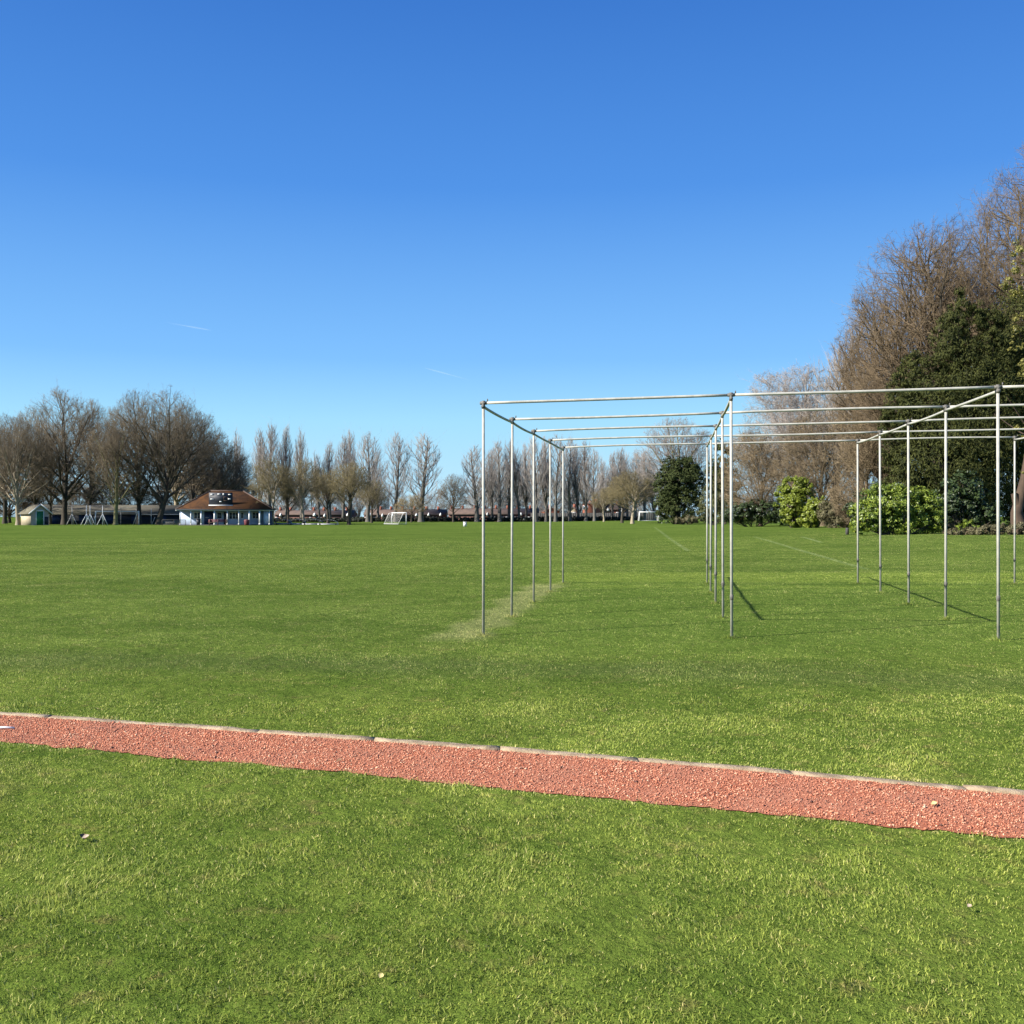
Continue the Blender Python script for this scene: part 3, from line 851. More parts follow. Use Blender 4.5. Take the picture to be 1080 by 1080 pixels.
for (px, d, top, w, lab) in [(330, 348, 503, 60, 'hazy low bare tree behind the poplars left of the dark-trunked olive tree'), (378, 352, 500, 60, 'hazy low bare tree behind the poplars over the dark-trunked olive tree'),
    (408, 355, 511, 44, 'hazy low bare tree behind the netted goal, under the lone poplar'), (512, 350, 500, 54, 'hazy low bare tree behind the poplars at the nearest left frame post'),
    (545, 354, 498, 60, 'hazy low bare tree behind the poplars at the second left frame post'), (580, 350, 500, 60, 'hazy low bare tree behind the poplars at the fourth left frame post'),
    (612, 360, 506, 54, 'hazy low bare tree behind the red brick house'), (455, 358, 516, 50, 'hazy low bare tree right of the golden shrub'), (650, 352, 500, 56, 'hazy low bare tree behind the olive-brown tree'),
    (690, 346, 496, 60, 'hazy low bare tree behind the holly'), (300, 348, 500, 50, 'hazy low bare tree behind the pavilion corner')]:
    put(hz, px, d, top, w, lab, 'tree', 'hazy low trees behind the poplars')
# small trees near the field edge
GO = 'small olive-twigged trees at the edge of the field'
put(sm[0], 287, 160, 482, 46, 'small olive tree with a pale trunk at the right corner of the pavilion', 'tree', GO)
put(sm[0], 320, 163, 484, 46, 'small olive tree with a pale trunk standing behind the pitch covers', 'tree', GO)
put(sm[1], 368, 163, 487, 50, 'small olive tree with a dark trunk left of the netted goal', 'tree', GO)
put(sm[1], 346, 186, 494, 40, 'small olive tree set back between the pale-trunked and dark-trunked ones', 'tree', GO)
put(sm[1], 304, 190, 498, 40, 'small olive tree set back between the two pale-trunked trees', 'tree', GO)
put(sm[1], 392, 205, 506, 34, 'small olive tree set back just left of the netted goal', 'tree', GO)
put(sm[0], 667, 166, 496, 56, 'olive-brown tree with pale trunk left of the white right-hand goal', 'tree', GO)
put(sm[1], 656, 182, 505, 42, 'olive-brown tree with short dark trunk left of the right goal', 'tree', GO)
put(sm[0], 637, 214, 514, 30, 'little tree with thin pale trunk below the red brick house', 'tree', GO)
put(br[2], 478, 228, 500, 32, 'small rounded bare tree in the open gap right of the wide-skirted poplar', 'tree')
sg = broad(6, 5, 211, .8, .12, (T_dark, twig_mat('golden_twigs', (.13, .10, .05), (.28, .22, .115))), low=.06, limbs=9, twigs=5, trad=.014, tlen=.6, name='golden_shrub')
put(sg, 434, 222, 521, 34, 'golden-twigged shrub tree behind the right side of the netted goal', 'shrub')
# tall bare trees behind the holly
gt = broad(20, 14, 106, 1.0, .22, (T_moss, T_grey))
put(gt, 714, 192, 441, 84, 'grey bare tree rising behind the dark holly beside the right goal', 'tree', None, 1.0)

# right-hand wood
big = [broad(22, 13, 401, 1.45, .20, (T_dark, T_beech), twigs=9, sub=3, trad=.0095, tlen=.8, limbs=18, emin=-.6, steer=.2, wig=1.4, twr=.14, tang=(.5, 1.3), low=.12, name='beech_tree', thick=1.15, trop=.035, radial=.05, ctr=.3, ang=(.4, 1.35)),
       broad(24, 15, 402, 1.5, .20, (T_dark, T_beech), twigs=9, sub=3, trad=.0095, tlen=.8, limbs=18, emin=-.6, steer=.2, wig=1.4, twr=.14, tang=(.5, 1.3), low=.1, name='beech_tree', thick=1.15, trop=.035, radial=.05, ctr=.3, ang=(.4, 1.35))]
thk = [broad(11, 12, 411, 1.3, .10, (T_tan, T_tan), twigs=8, sub=2, trad=.014, tlen=.75, low=.0, limbs=18, emin=-.85, steer=.2, wig=1.4, twr=.0, tang=(.5, 1.3), radial=.05, name='thicket_tree', c=.48, rz=.54, trop=.02, ang=(.3, 1.5), thick=1.0),
       broad(13, 11, 412, 1.3, .10, (T_tan, T_tan), twigs=8, sub=2, trad=.014, tlen=.75, low=.0, limbs=18, emin=-.85, steer=.2, wig=1.4, twr=.0, tang=(.5, 1.3), radial=.05, name='thicket_tree', c=.48, rz=.54, trop=.02, ang=(.3, 1.5), thick=1.0)]
gr2 = broad(18, 13, 421, 1.3, .2, (T_grey, T_grey), limbs=16, wig=1.3, twr=.1, radial=.06, twigs=12, sub=3, trad=.0115, tlen=.9, name='bare_tree', thick=.9, trop=.0, ang=(.4, 1.4))
put(gr2, 838, 116, 388, 124, 'pale grey round-topped bare tree behind the upper rails of the frame', 'tree', None, .3)
put(thk[0], 802, 106, 454, 92, 'tan twiggy tree drooping to the ground right of the frame\'s middle posts', 'tree', 'tan thicket trees at the edge of the wood')
put(thk[1], 868, 97, 432, 92, 'tan twiggy tree behind the bright yellow-green shrub', 'tree', 'tan thicket trees at the edge of the wood')
put(thk[0], 914, 82, 424, 84, 'tan twiggy tree behind the left end of the big laurel', 'tree', 'tan thicket trees at the edge of the wood')
put(po[3], 880, 108, 362, 74, 'upright pinkish bare tree left of the reddish-brown crowns of the wood', 'tree')
put(po[3], 906, 102, 335, 80, 'second upright bare tree, taller, next to the reddish-brown crowns', 'tree')
GB = 'bare beeches of the right-hand wood'
put(big[0], 938, 84, 305, 120, 'lower reddish-brown bare beech left of the dark yew', 'tree', GB, .5)
put(big[0], 985, 76, 236, 170, 'bare beech with a dark crooked limb rising over the left yew top', 'tree', GB, 2.6)
put(big[1], 1044, 80, 205, 150, 'bare beech crown between the crooked-limbed beech and the tallest one', 'tree', GB, 1.2)
put(big[1], 1098, 72, 158, 190, 'tallest bare beech, cut off by the right edge of the picture', 'tree', GB, 4.0)

# ------------------------------------------------------------------ leafy masses
def unit(n):
    v = nrg.normal(0, 1, (n, 3)); return v / np.linalg.norm(v, axis=1, keepdims=True)

def leaves(mb, lobes, n, ln, wd, shell=.16, droop=0.0, outw=.6, clump=None):
    """leaf-sized faces on many small clumps spread over the given lobes"""
    L = np.array([[*c, *r] for c, r in lobes], float)
    area = L[:, 3] * L[:, 5]; pr = area / area.sum()
    nc = clump or max(20, n // 60)
    li = nrg.choice(len(L), nc, p=pr); dc = unit(nc)
    rad = 1 - np.abs(nrg.normal(0, .22, nc))
    cc = L[li, :3] + dc * rad[:, None] * L[li, 3:]
    cr = L[li, 3:].mean(1) * nrg.uniform(.14, .34, nc)
    ci = nrg.integers(0, nc, n); d = unit(n)
    d[:, 2] = np.where(d[:, 2] < -.3, d[:, 2] * .5, d[:, 2])
    rr = np.clip(1 - np.abs(nrg.normal(0, shell * 2, n)), .1, 1.15)
    p = cc[ci] + d * (cr[ci] * rr)[:, None]
    p[:, 2] = np.maximum(p[:, 2], .04)
    nrm = d * .5 + dc[ci] * outw + nrg.normal(0, .45, (n, 3)); nrm[:, 2] += .25
    nrm /= np.linalg.norm(nrm, axis=1, keepdims=True)
    t = np.cross(nrm, nrg.normal(0, 1, (n, 3))); t[:, 2] -= droop; t /= np.linalg.norm(t, axis=1, keepdims=True)
    b = np.cross(nrm, t); b /= np.linalg.norm(b, axis=1, keepdims=True) + 1e-9
    l = (ln * nrg.uniform(.6, 1.3, n))[:, None]; w = (wd * nrg.uniform(.7, 1.2, n))[:, None]
    mb.lf.append(np.stack([p - t * l / 2, p + b * w / 2 - t * l * .05, p + t * l / 2, p - b * w / 2 - t * l * .05], 1))

def shrub(name, px, d, label, lobes_px, mat, n, ln, wd, cat='shrub', stem=T_dark, droop=0.0, depth=.8, trunk_h=None, crown='foliage', group=None, nst=5):
    """lobes_px: (px, py, half width px, half height px, depth offset m)"""
    x0 = X(px, d); z0 = tz(x0, d)
    root = empty(name, (x0, d, z0)); tag(root, label, cat, group)
    lobes = []; hmax = 0
    for (lx, ly, hw, hh, dy) in lobes_px:
        c = (X(lx, d) - x0, dy, Z(ly, d) - z0); r = (hw / F * d, hw / F * d * depth, hh / F * d)
        lobes.append((c, r)); hmax = max(hmax, c[2] + r[2] * .7)
    mb = MB(); leaves(mb, lobes, n, ln, wd, droop=droop)
    mb.build(crown, mat, root)
    tb = MB(); rg = random.Random(int(px * 7 + d))
    for c, r in lobes[:12]:
        for k in range(nst):
            tip = Vector(c) + rv(rg) * (min(r) * .8); tip.z = max(tip.z, .2)
            base = Vector((c[0] * .25 + rg.uniform(-.12, .12), c[1] * .25 + rg.uniform(-.1, .1), -.1))
            mid = base.lerp(tip, .5) + rv(rg) * .12
            tb.tube([base, mid, tip], [.02 + .008 * hmax, .014 + .004 * hmax, .006], 5, caps=False)
    if trunk_h:
        tb.tube([(0, 0, -.2), (0, 0, .4), (0.05, 0, trunk_h * .5), (0, 0, trunk_h)], [.055 * trunk_h ** .8, .04 * trunk_h ** .8, .03 * trunk_h ** .8, .04], 9, caps=False)
    tb.build('trunk' if trunk_h else 'stem', stem, root)
    return root

# dark yews
shrub('yew_tree', 1008, 66, 'tall dark green yew rising over the big laurel, bare beeches behind', [
    (1005, 485, 64, 58, 0), (1040, 430, 44, 62, .2), (985, 440, 46, 46, 0), (1014, 336, 14, 32, .2), (1002, 362, 19, 38, 0), (1029, 350, 15, 36, .3), (1047, 362, 18, 42, .3),
    (963, 404, 15, 34, 0), (948, 424, 14, 36, -.2), (979, 412, 18, 36, -.3), (936, 462, 11, 34, 0), (1020, 396, 26, 44, -.3), (1062, 372, 17, 44, .3), (955, 500, 24, 34, -.4), (1030, 470, 36, 34, -.7)],
    L_yew, 120000, .24, .055, 'tree', T_dark, .9, .75, 9, 'crown')
shrub('yew_tree', 1085, 68, 'dark green yew at the right edge of the picture behind the ivy-hung trunk', [
    (1082, 400, 42, 60, 0), (1090, 460, 52, 55, 0), (1080, 510, 52, 42, 0), (1095, 340, 40, 50, .6)],
    L_yew, 60000, .24, .055, 'tree', T_dark, .9, .75, 9, 'crown')
shrub('yew_tree', 764, 142, 'narrow dark yew directly behind the middle row of frame posts', [
    (763, 490, 14, 28, 0), (766, 520, 17, 28, 0), (757, 510, 14, 28, 0)], L_yew, 9000, .5, .14, 'tree', T_dark, .8, .9, 7, 'crown')
shrub('holly_tree', 716, 150, 'dark green rounded holly right of the white right-hand goal', [
    (717, 506, 20, 25, 0), (703, 514, 14, 22, -.3), (732, 512, 14, 24, 0), (716, 535, 25, 14, -.5), (708, 496, 12, 14, 0), (726, 496, 12, 14, 0), (700, 535, 10, 12, 0)],
    L_holly, 30000, .30, .15, 'tree', T_dark, .1, .9, 5, 'crown')
shrub('olive_shrub', 752, 130, 'olive-green shrub between the holly and the middle frame posts', [
    (750, 530, 13, 18, 0), (760, 536, 14, 14, 0), (744, 538, 9, 12, 0)], L_oliv, 7000, .22, .07, 'shrub')
shrub('dark_shrub', 796, 102, 'dark evergreen undergrowth under the drooping tan tree', [
    (785, 541, 17, 11, 0), (806, 539, 19, 14, .3), (822, 541, 13, 13, 0), (772, 543, 13, 9, .3)], L_rhodo, 14000, .22, .10, 'shrub')
shrub('dark_shrub', 850, 112, 'dark evergreen undergrowth behind the bright yellow-green shrubs', [(840, 545, 18, 10, 0), (862, 543, 20, 13, .3), (882, 545, 16, 11, 0), (900, 546, 14, 12, .3)], L_rhodo, 8000, .24, .11, 'shrub')
shrub('dark_shrub', 940, 74, 'deep dark evergreen undergrowth behind the big laurel', [(915, 540, 22, 22, 0), (945, 530, 30, 30, .3), (985, 530, 30, 30, 0), (1025, 535, 34, 30, 0), (1065, 535, 34, 32, 0), (1100, 535, 30, 30, 0)], L_rhodo, 16000, .24, .11, 'shrub')
shrub('dark_shrub', 740, 160, 'dark undergrowth behind the holly and the olive shrub', [(700, 545, 12, 8, 0), (725, 543, 14, 10, 0), (750, 541, 16, 12, 0), (775, 541, 16, 11, 0)], L_rhodo, 6000, .3, .14, 'shrub')
shrub('bright_shrub', 838, 88, 'tall bright yellow-green shrub at the edge of the wood', [
    (836, 516, 14, 15, 0), (833, 532, 17, 14, -.2), (846, 520, 12, 16, 0), (838, 546, 13, 11, -.2), (828, 522, 10, 10, 0)], L_bright, 15000, .20, .10, 'shrub', T_dark, .1)
shrub('bright_shrub', 861, 86, 'low bright yellow-green shrub right of the tall yellow-green one', [
    (860, 538, 12, 12, 0), (853, 548, 11, 9, 0), (868, 534, 8, 9, 0)], L_bright, 8000, .19, .095, 'shrub', T_dark, .1)
shrub('brown_shrub', 885, 84, 'brownish olive shrub between the yellow-green shrubs and the laurel', [
    (882, 543, 18, 15, 0), (873, 540, 12, 14, .2), (894, 546, 12, 12, 0)], L_scrub, 9000, .22, .05, 'shrub', T_tan)
shrub('laurel_shrub', 946, 57, 'wide glossy yellow-green laurel seen between the right row of frame posts', [
    (918, 545, 22, 20, 0), (945, 538, 28, 26, 0), (972, 540, 26, 24, .2), (930, 530, 22, 18, .3), (960, 528, 24, 17, .4), (985, 548, 14, 16, 0), (908, 552, 12, 12, 0)], L_laurel, 26000, .16, .075, 'shrub', T_dark, .2, .6)
shrub('rhododendron', 1018, 60, 'dark glossy shrub in the shade right of the yellow-green laurel', [
    (1008, 530, 24, 26, 0), (1030, 535, 24, 26, .3), (1000, 548, 18, 14, 0), (1018, 512, 22, 16, .3), (1045, 545, 16, 18, 0)], L_rhodo, 11000, .22, .09, 'shrub', T_dark, .2, .6)
shrub('sprouting_plant', 1018, 54.5, 'small light green plant sprouting at the foot of the dark shrub', [
    (1014, 556, 6, 4, 0), (1022, 553, 7, 5, 0), (1028, 557, 5, 4, 0)], L_laurel, 450, .22, .08, 'plant')
for (px, d, label, lb) in [
    (1012, 53.5, 'low brown-green scrub at the lawn edge under the sprouting plant', [(1006, 561, 12, 3.5, 0), (1022, 561, 11, 4, 0)]),
    (1046, 53, 'low brown-green scrub left of the nearest right post foot, under the ivy-hung trunk', [(1042, 560, 14, 6, 0), (1054, 558, 10, 6, 0)]),
    (1076, 52.5, 'low brown-green scrub at the right edge in front of the ivy-hung trunk', [(1074, 560, 14, 7, 0), (1088, 558, 14, 9, 0)])]:
    shrub('low_scrub', px, d, label, lb, L_scrub, 2600, .16, .05, 'undergrowth', T_tan, .1, group='low scrub along the lawn edge')
shrub('low_scrub', 722, 143, 'low grey-green scrub on the grass below the dark holly', [(716, 549, 9, 3, 0), (728, 548, 10, 4, 0), (736, 548, 6, 3.5, 0)], L_scrub, 2400, .3, .1, 'undergrowth', T_tan)
# trunk hung with yellowed ivy at the right edge
x0 = X(1076, 57.5); z0 = tz(x0, 57.5)
root = empty('ivy_hung_tree', (x0, 57.5, z0)); tag(root, 'leaning brown trunk hung with yellowed ivy at the right edge of the picture', 'tree')
tb = MB(); tb.tube([(-.05, 0, -.3), (-.05, 0, .3), (-.22, 0, 1.1), (.35, .2, 3.0), (1.1, .4, 7), (1.4, .5, 12), (1.3, .5, 16)], [.62, .46, .30, .24, .18, .12, .05], 10, caps=False)
tb.tube([(.2, -.1, -.2), (-.1, 0, 1.2), (-.35, 0, 2.2)], [.35, .22, .18], 8, caps=False)
rg = random.Random(9)
for k in range(16):
    h = rg.uniform(5, 15); a = Vector((1.1 + (h - 7) * .05, .4, h)); dd = Vector((rg.uniform(-1, .8), rg.uniform(-.9, .3), rg.uniform(.1, .6))).normalized()
    tb.tube([a, a + dd * 1.0 + Vector((0, 0, .1)), a + dd * rg.uniform(1.8, 2.8) + Vector((0, 0, .5))], [.06, .04, .012], 5, caps=False)
tb.build('trunk', plain('shaded_brown_bark', (.075, .048, .030), (.045, .03, .02), 2, .9, bump=.5, stretch=(3, 3, .6)), root)
mb = MB()
leaves(mb, [((X(a, 57.5) - x0, -.6 + c, Z(b, 57.5) - z0), (r / F * 57.5, r / F * 57.5, r * 1.1 / F * 57.5)) for a, b, r, c in
            [(1066, 300, 14, 0), (1078, 270, 16, 0), (1074, 345, 13, -.3), (1062, 366, 8, -.4), (1080, 390, 14, -.4), (1068, 455, 8, -.6), (1078, 440, 9, -.5), (1072, 500, 8, -.7), (1080, 480, 8, -.6), (1066, 498, 6, -.7), (1086, 310, 16, .2)]],
       7000, .12, .08, clump=160)
mb.build('ivy', L_ivy, root)

# boundary hedges beyond the field
def hedge(pa, pb, d, top, label):
    xa, xb = X(pa, d), X(pb, d); xm = (xa + xb) / 2; z0 = tz(xm, d); h = Z(top, d) - z0
    root = empty('hedge', (xm, d, z0)); tag(root, label, 'hedge', 'dark hedges at the far end of the field')
    lobes = []; x = xa; rg = random.Random(int(pa))
    while x < xb:
        lobes.append(((x - xm, rg.uniform(-.3, .3), h * .48), (1.3, .9, h * .55 * rg.uniform(.85, 1.12)))); x += 1.5
    mb = MB(); leaves(mb, lobes, int((xb - xa) * 480), .42, .26, clump=len(lobes) * 45); mb.build('foliage', L_hedge, root)
hedge(283, 378, 226, 546.5, 'dark hedge behind the pitch covers right of the pavilion')
hedge(376, 566, 238, 545.5, 'long dark hedge behind the netted goal and the left posts of the frame')
hedge(566, 676, 240, 545, 'dark hedge in front of the red brick house')

# ------------------------------------------------------------------ pavilion
d = 156.5; xc = X(237.5, d)
pv = empty('pavilion', (xc, d, tz(xc, d)), R(10.5))
tag(pv, 'low white and blue cricket pavilion with a brown hipped tile roof and scoreboard', 'pavilion')
HW, DP, EV, RG = 6.75, 8.0, 2.35, 5.35     # half width, depth, eaves height, ridge height
# main body stands back under a veranda; end walls
w = MB(); w.box(-HW, 1.6, .12, HW, DP, EV); w.build('wall', M_shadewall, pv)
MB().box(HW + .003, 1.2, .12, HW + .06, DP, EV).build('end_wall', M_blue, pv)
MB().box(HW - 1.05, .16, .12, HW - .08, 1.6 - .003, EV - .16).build('corner_wall', M_shadewall, pv)
MB().box(HW - .08, .12, .12, HW + .07, 1.2 - .003, EV - .02).build('corner_board', M_navy, pv)
MB().box(-HW - .1, -.5, -.2, HW + .12, 1.6, .115).build('veranda_floor', M_fence, pv)
ov = .45; ex0, ex1, ey0, ey1 = -HW - ov, HW + ov, -ov, DP + ov
r0 = (-2.55, 4.0, RG); r1 = (2.35, 4.0, RG)
c = [(ex0, ey0, EV + .12), (ex1, ey0, EV + .12), (ex1, ey1, EV + .12), (ex0, ey1, EV + .12)]
rf = MB()
lowc = [(p[0], p[1], EV + .02) for p in c]
rf.poly(c + [r0, r1] + lowc, [(0, 1, 5, 4), (1, 2, 5), (2, 3, 4, 5), (3, 0, 4), (6, 9, 8, 7), (0, 6, 7, 1), (1, 7, 8, 2), (2, 8, 9, 3), (3, 9, 6, 0)])
roof = rf.build('roof', M_roof, pv)
rd = MB(); rd.tube([r0, r1], .13, 8)
for a, b in ((0, r0), (3, r0), (1, r1), (2, r1)):
    rd.tube([c[a], b], .10, 6)
rd.build('ridge_tile', M_slate, roof)
MB().box(ex0 - .02, ey0 - .03, EV - .13, ex1 + .02, ey0 - .003, EV + .015).build('fascia', M_whiteold, pv)
MB().tube([(ex0 - .05, ey0 - .09, EV + .07), (ex1 + .05, ey0 - .09, EV + .07)], .06, 8).build('gutter', M_black, pv)
for k, cx in enumerate((-6.55, -5.0, -3.5, -1.55, .35, 2.05, 3.6, 5.15, 6.6)):
    rr = .11 if k in (2, 3, 6, 7) else .07
    col = MB().box(cx - rr, -.42, .12, cx + rr, -.42 + 2 * rr, EV - .16); col.box(cx - rr - .04, -.46, .10, cx + rr + .04, -.38 + 2 * rr, .26)
    col.build('column', M_white, pv)
def window(x0, x1, z0, z1, nl):
    f = MB(); yb = 1.6
    f.box(x0 - .07, yb - .09, z0 - .07, x1 + .07, yb - .003, z0); f.box(x0 - .07, yb - .09, z1, x1 + .07, yb - .003, z1 + .07)
    for k in range(nl + 1):
        xx = x0 + (x1 - x0) * k / nl; f.box(xx - .045, yb - .085, z0, xx + .045, yb - .003, z1)
    o = f.build('window', M_white, pv)
    MB().box(x0, yb - .05, z0 + .001, x1, yb - .004, z1 - .001).build('pane', M_glass, o)
window(-4.75, -3.75, 1.05, 1.95, 2); window(-1.35, -.65, 1.05, 1.95, 1); window(.45, 1.9, 1.0, 1.95, 3); window(2.2, 2.6, 1.1, 1.9, 1); window(3.95, 4.95, 1.05, 1.98, 2)
dr = MB().box(-.35, 1.52, .12, .30, 1.597, 2.05).build('door', M_black, pv); MB().box(.2, 1.46, 1.0, .25, 1.519, 1.08).build('handle', M_steel, dr)
dd = MB().box(-3.25, 1.50, .12, -1.75, 1.597, 2.1); dd.build('double_door', M_navy, pv)
MB().box(-3.1, 1.47, 1.15, -2.6, 1.499, 1.22).build('notice_strip', M_whiteold, pv)
# scoreboard standing proud of the roof slope
sb = MB(); sb.box(-2.45, .55, EV + .78, 1.05, .72, EV + 2.65); sbo = sb.build('scoreboard', M_black, pv)
sb = MB()
for s in (-2.3, -.7, .9):
    sb.box(s - .05, .72, EV + .85, s + .05, 2.8, EV + 1.0)
sb.build('bracket', M_black, sbo)
rg = random.Random(4)
for (u, v, ww, hh) in ((-2.0, 2.38, .42, .16), (-.95, 2.42, .5, .16), (-.3, 2.4, .24, .28), (.62, 2.36, .42, .14), (-2.0, 1.66, .5, .14), (.58, 1.68, .42, .16), (-.72, 1.28, .34, .14)):
    MB().box(u - ww / 2, .525, EV + v - hh / 2, u + ww / 2, .547, EV + v + hh / 2).build('score_plate', M_white, sbo)
sf = MB(); 
for (a, b, c1, d1) in ((-.32, 1.42, .32, 1.47), (-.32, 1.98, .32, 2.03), (-.32, 1.47, -.27, 1.98), (.27, 1.47, .32, 1.98)):
    sf.box(a + .03, .53, EV + b, c1 + .03, .547, EV + d1)
sf.build('score_frame', M_wood, sbo)
MB().box(-2.5, .38, EV + .62, 1.08, .70, EV + .775).build('ledge', M_white, sbo)

def at_pav(lx, ly, lz=0):
    a = R(10.5); return (xc + lx * math.cos(a) - ly * math.sin(a), d + lx * math.sin(a) + ly * math.cos(a), lz)
PZ = R(10.5)
# things in front of the pavilion
b = empty('slatted_bench', at_pav(-.9, -2.0), PZ); tag(b, 'long brown bench on the grass in front of the pavilion door', 'bench')
m = MB()
for k in range(4): m.box(-1.4, -.32 + k * .16, .42, 1.4, -.2 + k * .16, .46)
m.build('seat', M_wood, b)
m = MB()
for k in range(3): m.box(-1.4, .34, .54 + k * .13, 1.4, .38, .64 + k * .13)
m.build('backrest', M_maroon, b)
for s in (-1.2, 0, 1.2):
    MB().box(s - .04, -.3, 0, s + .04, -.22, .415).box(s - .04, .28, 0, s + .04, .338, .95).box(s - .04, -.219, .33, s + .04, .279, .40).build('leg', M_wood, b)
b = empty('wheelie_bin', at_pav(-3.75, -1.6), PZ); tag(b, 'black wheeled bin standing before the left part of the pavilion', 'bin')
MB().poly([(-.24, -.24, .08), (.24, -.24, .08), (.24, .24, .08), (-.24, .24, .08), (-.3, -.3, .95), (.3, -.3, .95), (.3, .3, .95), (-.3, .3, .95)], [(0, 3, 2, 1), (4, 5, 6, 7), (0, 1, 5, 4), (1, 2, 6, 5), (2, 3, 7, 6), (3, 0, 4, 7)]).build('body', M_black, b)
MB().slab([(-.32, -.33, .96), (.32, -.33, .96), (.32, .33, 1.04), (-.32, .33, 1.04)], .05).build('lid', M_black, b)
for s in (-.22, .22):
    MB().tube([(s - .03, .24, .1), (s + .03, .24, .1)], .1, 10).build('wheel', M_black, b)
b = empty('maroon_tub', at_pav(3.25, -.9), PZ); tag(b, 'round maroon tub on the veranda edge near the right windows', 'tub')
MB().tube([(0, 0, .0), (0, 0, .15), (0, 0, .75), (0, 0, .85)], [.30, .36, .42, .36], 14).build('body', M_maroon, b)
MB().tube([(0, 0, .852), (0, 0, .90)], [.36, .2], 14).build('lid', M_wood, b)
b = empty('low_barrier', at_pav(-7.3, -1.5), PZ); tag(b, 'low grey mesh barrier on the grass left of the pavilion', 'barrier')
m = MB()
for s in (-1.7, 0, 1.7): m.bar((s, 0, 0), (s, 0, .85), .04)
m.bar((-1.7, 0, .85), (1.7, 0, .85), .035); m.bar((-1.7, 0, .12), (1.7, 0, .12), .025); m.build('frame', M_fence, b)
MB().box(-1.66, .045, .14, 1.66, .055, .82).build('mesh_panel', M_netdark, b)

# pitch covers on wheels right of the pavilion
for (px, dd, L, hgt, label) in ((299, 166, 2.6, .75, 'low arched pitch cover next to the pavilion corner, left of the other covers'),
                               (314, 163, 2.6, .85, 'dark arched pitch cover by the pale-trunked olive tree'),
                               (330, 161, 3.2, .85, 'grey pitch cover right of the olive tree, middle of the longer pair'),
                               (346, 160, 3.2, .75, 'rightmost low grey pitch cover')):
    x = X(px, dd); b = empty('pitch_cover', (x, dd, tz(x, dd)), R(8)); tag(b, label, 'pitch cover', 'pitch covers parked beside the pavilion')
    m = MB(); n = 12; pts = []
    for k in range(n + 1):
        a = math.pi * k / n; pts.append((-math.cos(a) * L * .5, math.sin(a) * hgt * .85 + .2))
    for k in range(n):
        (a0, z0), (a1, z1) = pts[k], pts[k + 1]
        m.slab([(a0, -1.2, z0), (a1, -1.2, z1), (a1, 1.2, z1), (a0, 1.2, z0)], .02)
    m.build('sheet', M_cover, b)
    m = MB(); m.box(-L * .5, -1.26, .10, L * .5, -1.16, .22).box(-L * .5, 1.16, .10, L * .5, 1.26, .22); m.build('base_rail', M_white, b)
    m = MB()
    for k in range(0, n + 1, 3): m.bar((pts[k][0], -1.24, pts[k][1] + .03), (pts[k][0], 1.24, pts[k][1] + .03), .03, 6)
    m.build('hoop', M_whiteold, b)
    for s in (-1, 1):
        MB().tube([(s * L * .38, -1.32, .12), (s * L * .38, -1.265, .12)], .12, 10).build('wheel', M_black, b)

# ------------------------------------------------------------------ kiosk and long shed on the left
dk = 158; xk = X(42, dk); k_ = empty('kiosk', (xk, dk, tz(xk, dk)), R(46))
tag(k_, 'small cream gabled kiosk with a green door under the trees', 'kiosk')
MB().box(-1.35, 0, 0, 1.35, 3.9, 2.0).build('wall', M_cream, k_)
MB().poly([(-1.35, -.004, 0), (1.35, -.004, 0), (1.35, -.004, 2.0), (0, -.004, 3.15), (-1.35, -.004, 2.0), (-1.35, .0, 0), (1.35, 0, 0), (1.35, 0, 2.0), (0, 3.9, 3.15), (-1.35, 0, 2.0)], [(0, 1, 2, 3, 4)]).build('front_wall', M_pinkcream, k_)
m = MB()
for s in (-1, 1):
    m.slab([(s * 1.75, -.35, 1.72), (0, -.35, 3.2), (0, 4.2, 3.2), (s * 1.75, 4.2, 1.72)], -.08 if s > 0 else .08)
m.build('roof', M_felt, k_)
m = MB()
for s in (-1, 1):
    m.slab([(s * 1.8, -.40, 1.62), (s * 1.8, -.40, 1.86), (0, -.40, 3.34), (0, -.40, 3.10)], .04 * s)
m.build('bargeboard', M_white, k_)
f = MB().box(-.62, -.08, 0, -.5, -.006, 2.15).box(.5, -.08, 0, .62, -.006, 2.15).box(-.62, -.08, 2.152, .62, -.006, 2.35).build('door_frame', M_white, k_)
dr = MB().box(-.497, -.06, .02, .497, -.008, 2.148).build('door', M_green, k_); MB().box(.36, -.10, 1.0, .42, -.061, 1.1).build('handle', M_steel, dr)
MB().box(.72, -.07, .1, 1.25, -.007, 1.3).build('hatch', M_black, k_)

ds = 178; xs_ = X(128, ds); s_ = empty('long_shed', (xs_, ds, tz(xs_, ds)), R(20))
tag(s_, 'long low dark shed with a mossy grey-brown roof behind the goals and trunks', 'shed')
SL = 13.6
MB().box(-SL, 0, 0, SL, 6, 1.75).build('wall', M_black, s_)
m = MB(); m.slab([(-SL - .3, -.5, 1.7), (SL + .3, -.5, 1.7), (SL + .3, 3.2, 3.35), (-SL - .3, 3.2, 3.35)], .1)
m.slab([(SL + .3, 6.5, 1.7), (-SL - .3, 6.5, 1.7), (-SL - .3, 3.2, 3.352), (SL + .3, 3.2, 3.352)], .1)
m.build('roof', M_felt, s_)
MB().box(2.5, -.56, 1.58, SL + .3, -.505, 1.72).build('gutter', M_whiteold, s_)
for k in range(6):
    xx = -11 + k * 4.2
    f = MB().box(xx, -.05, .1, xx + 1.6, -.003, 1.6).build('shutter', M_navy, s_)

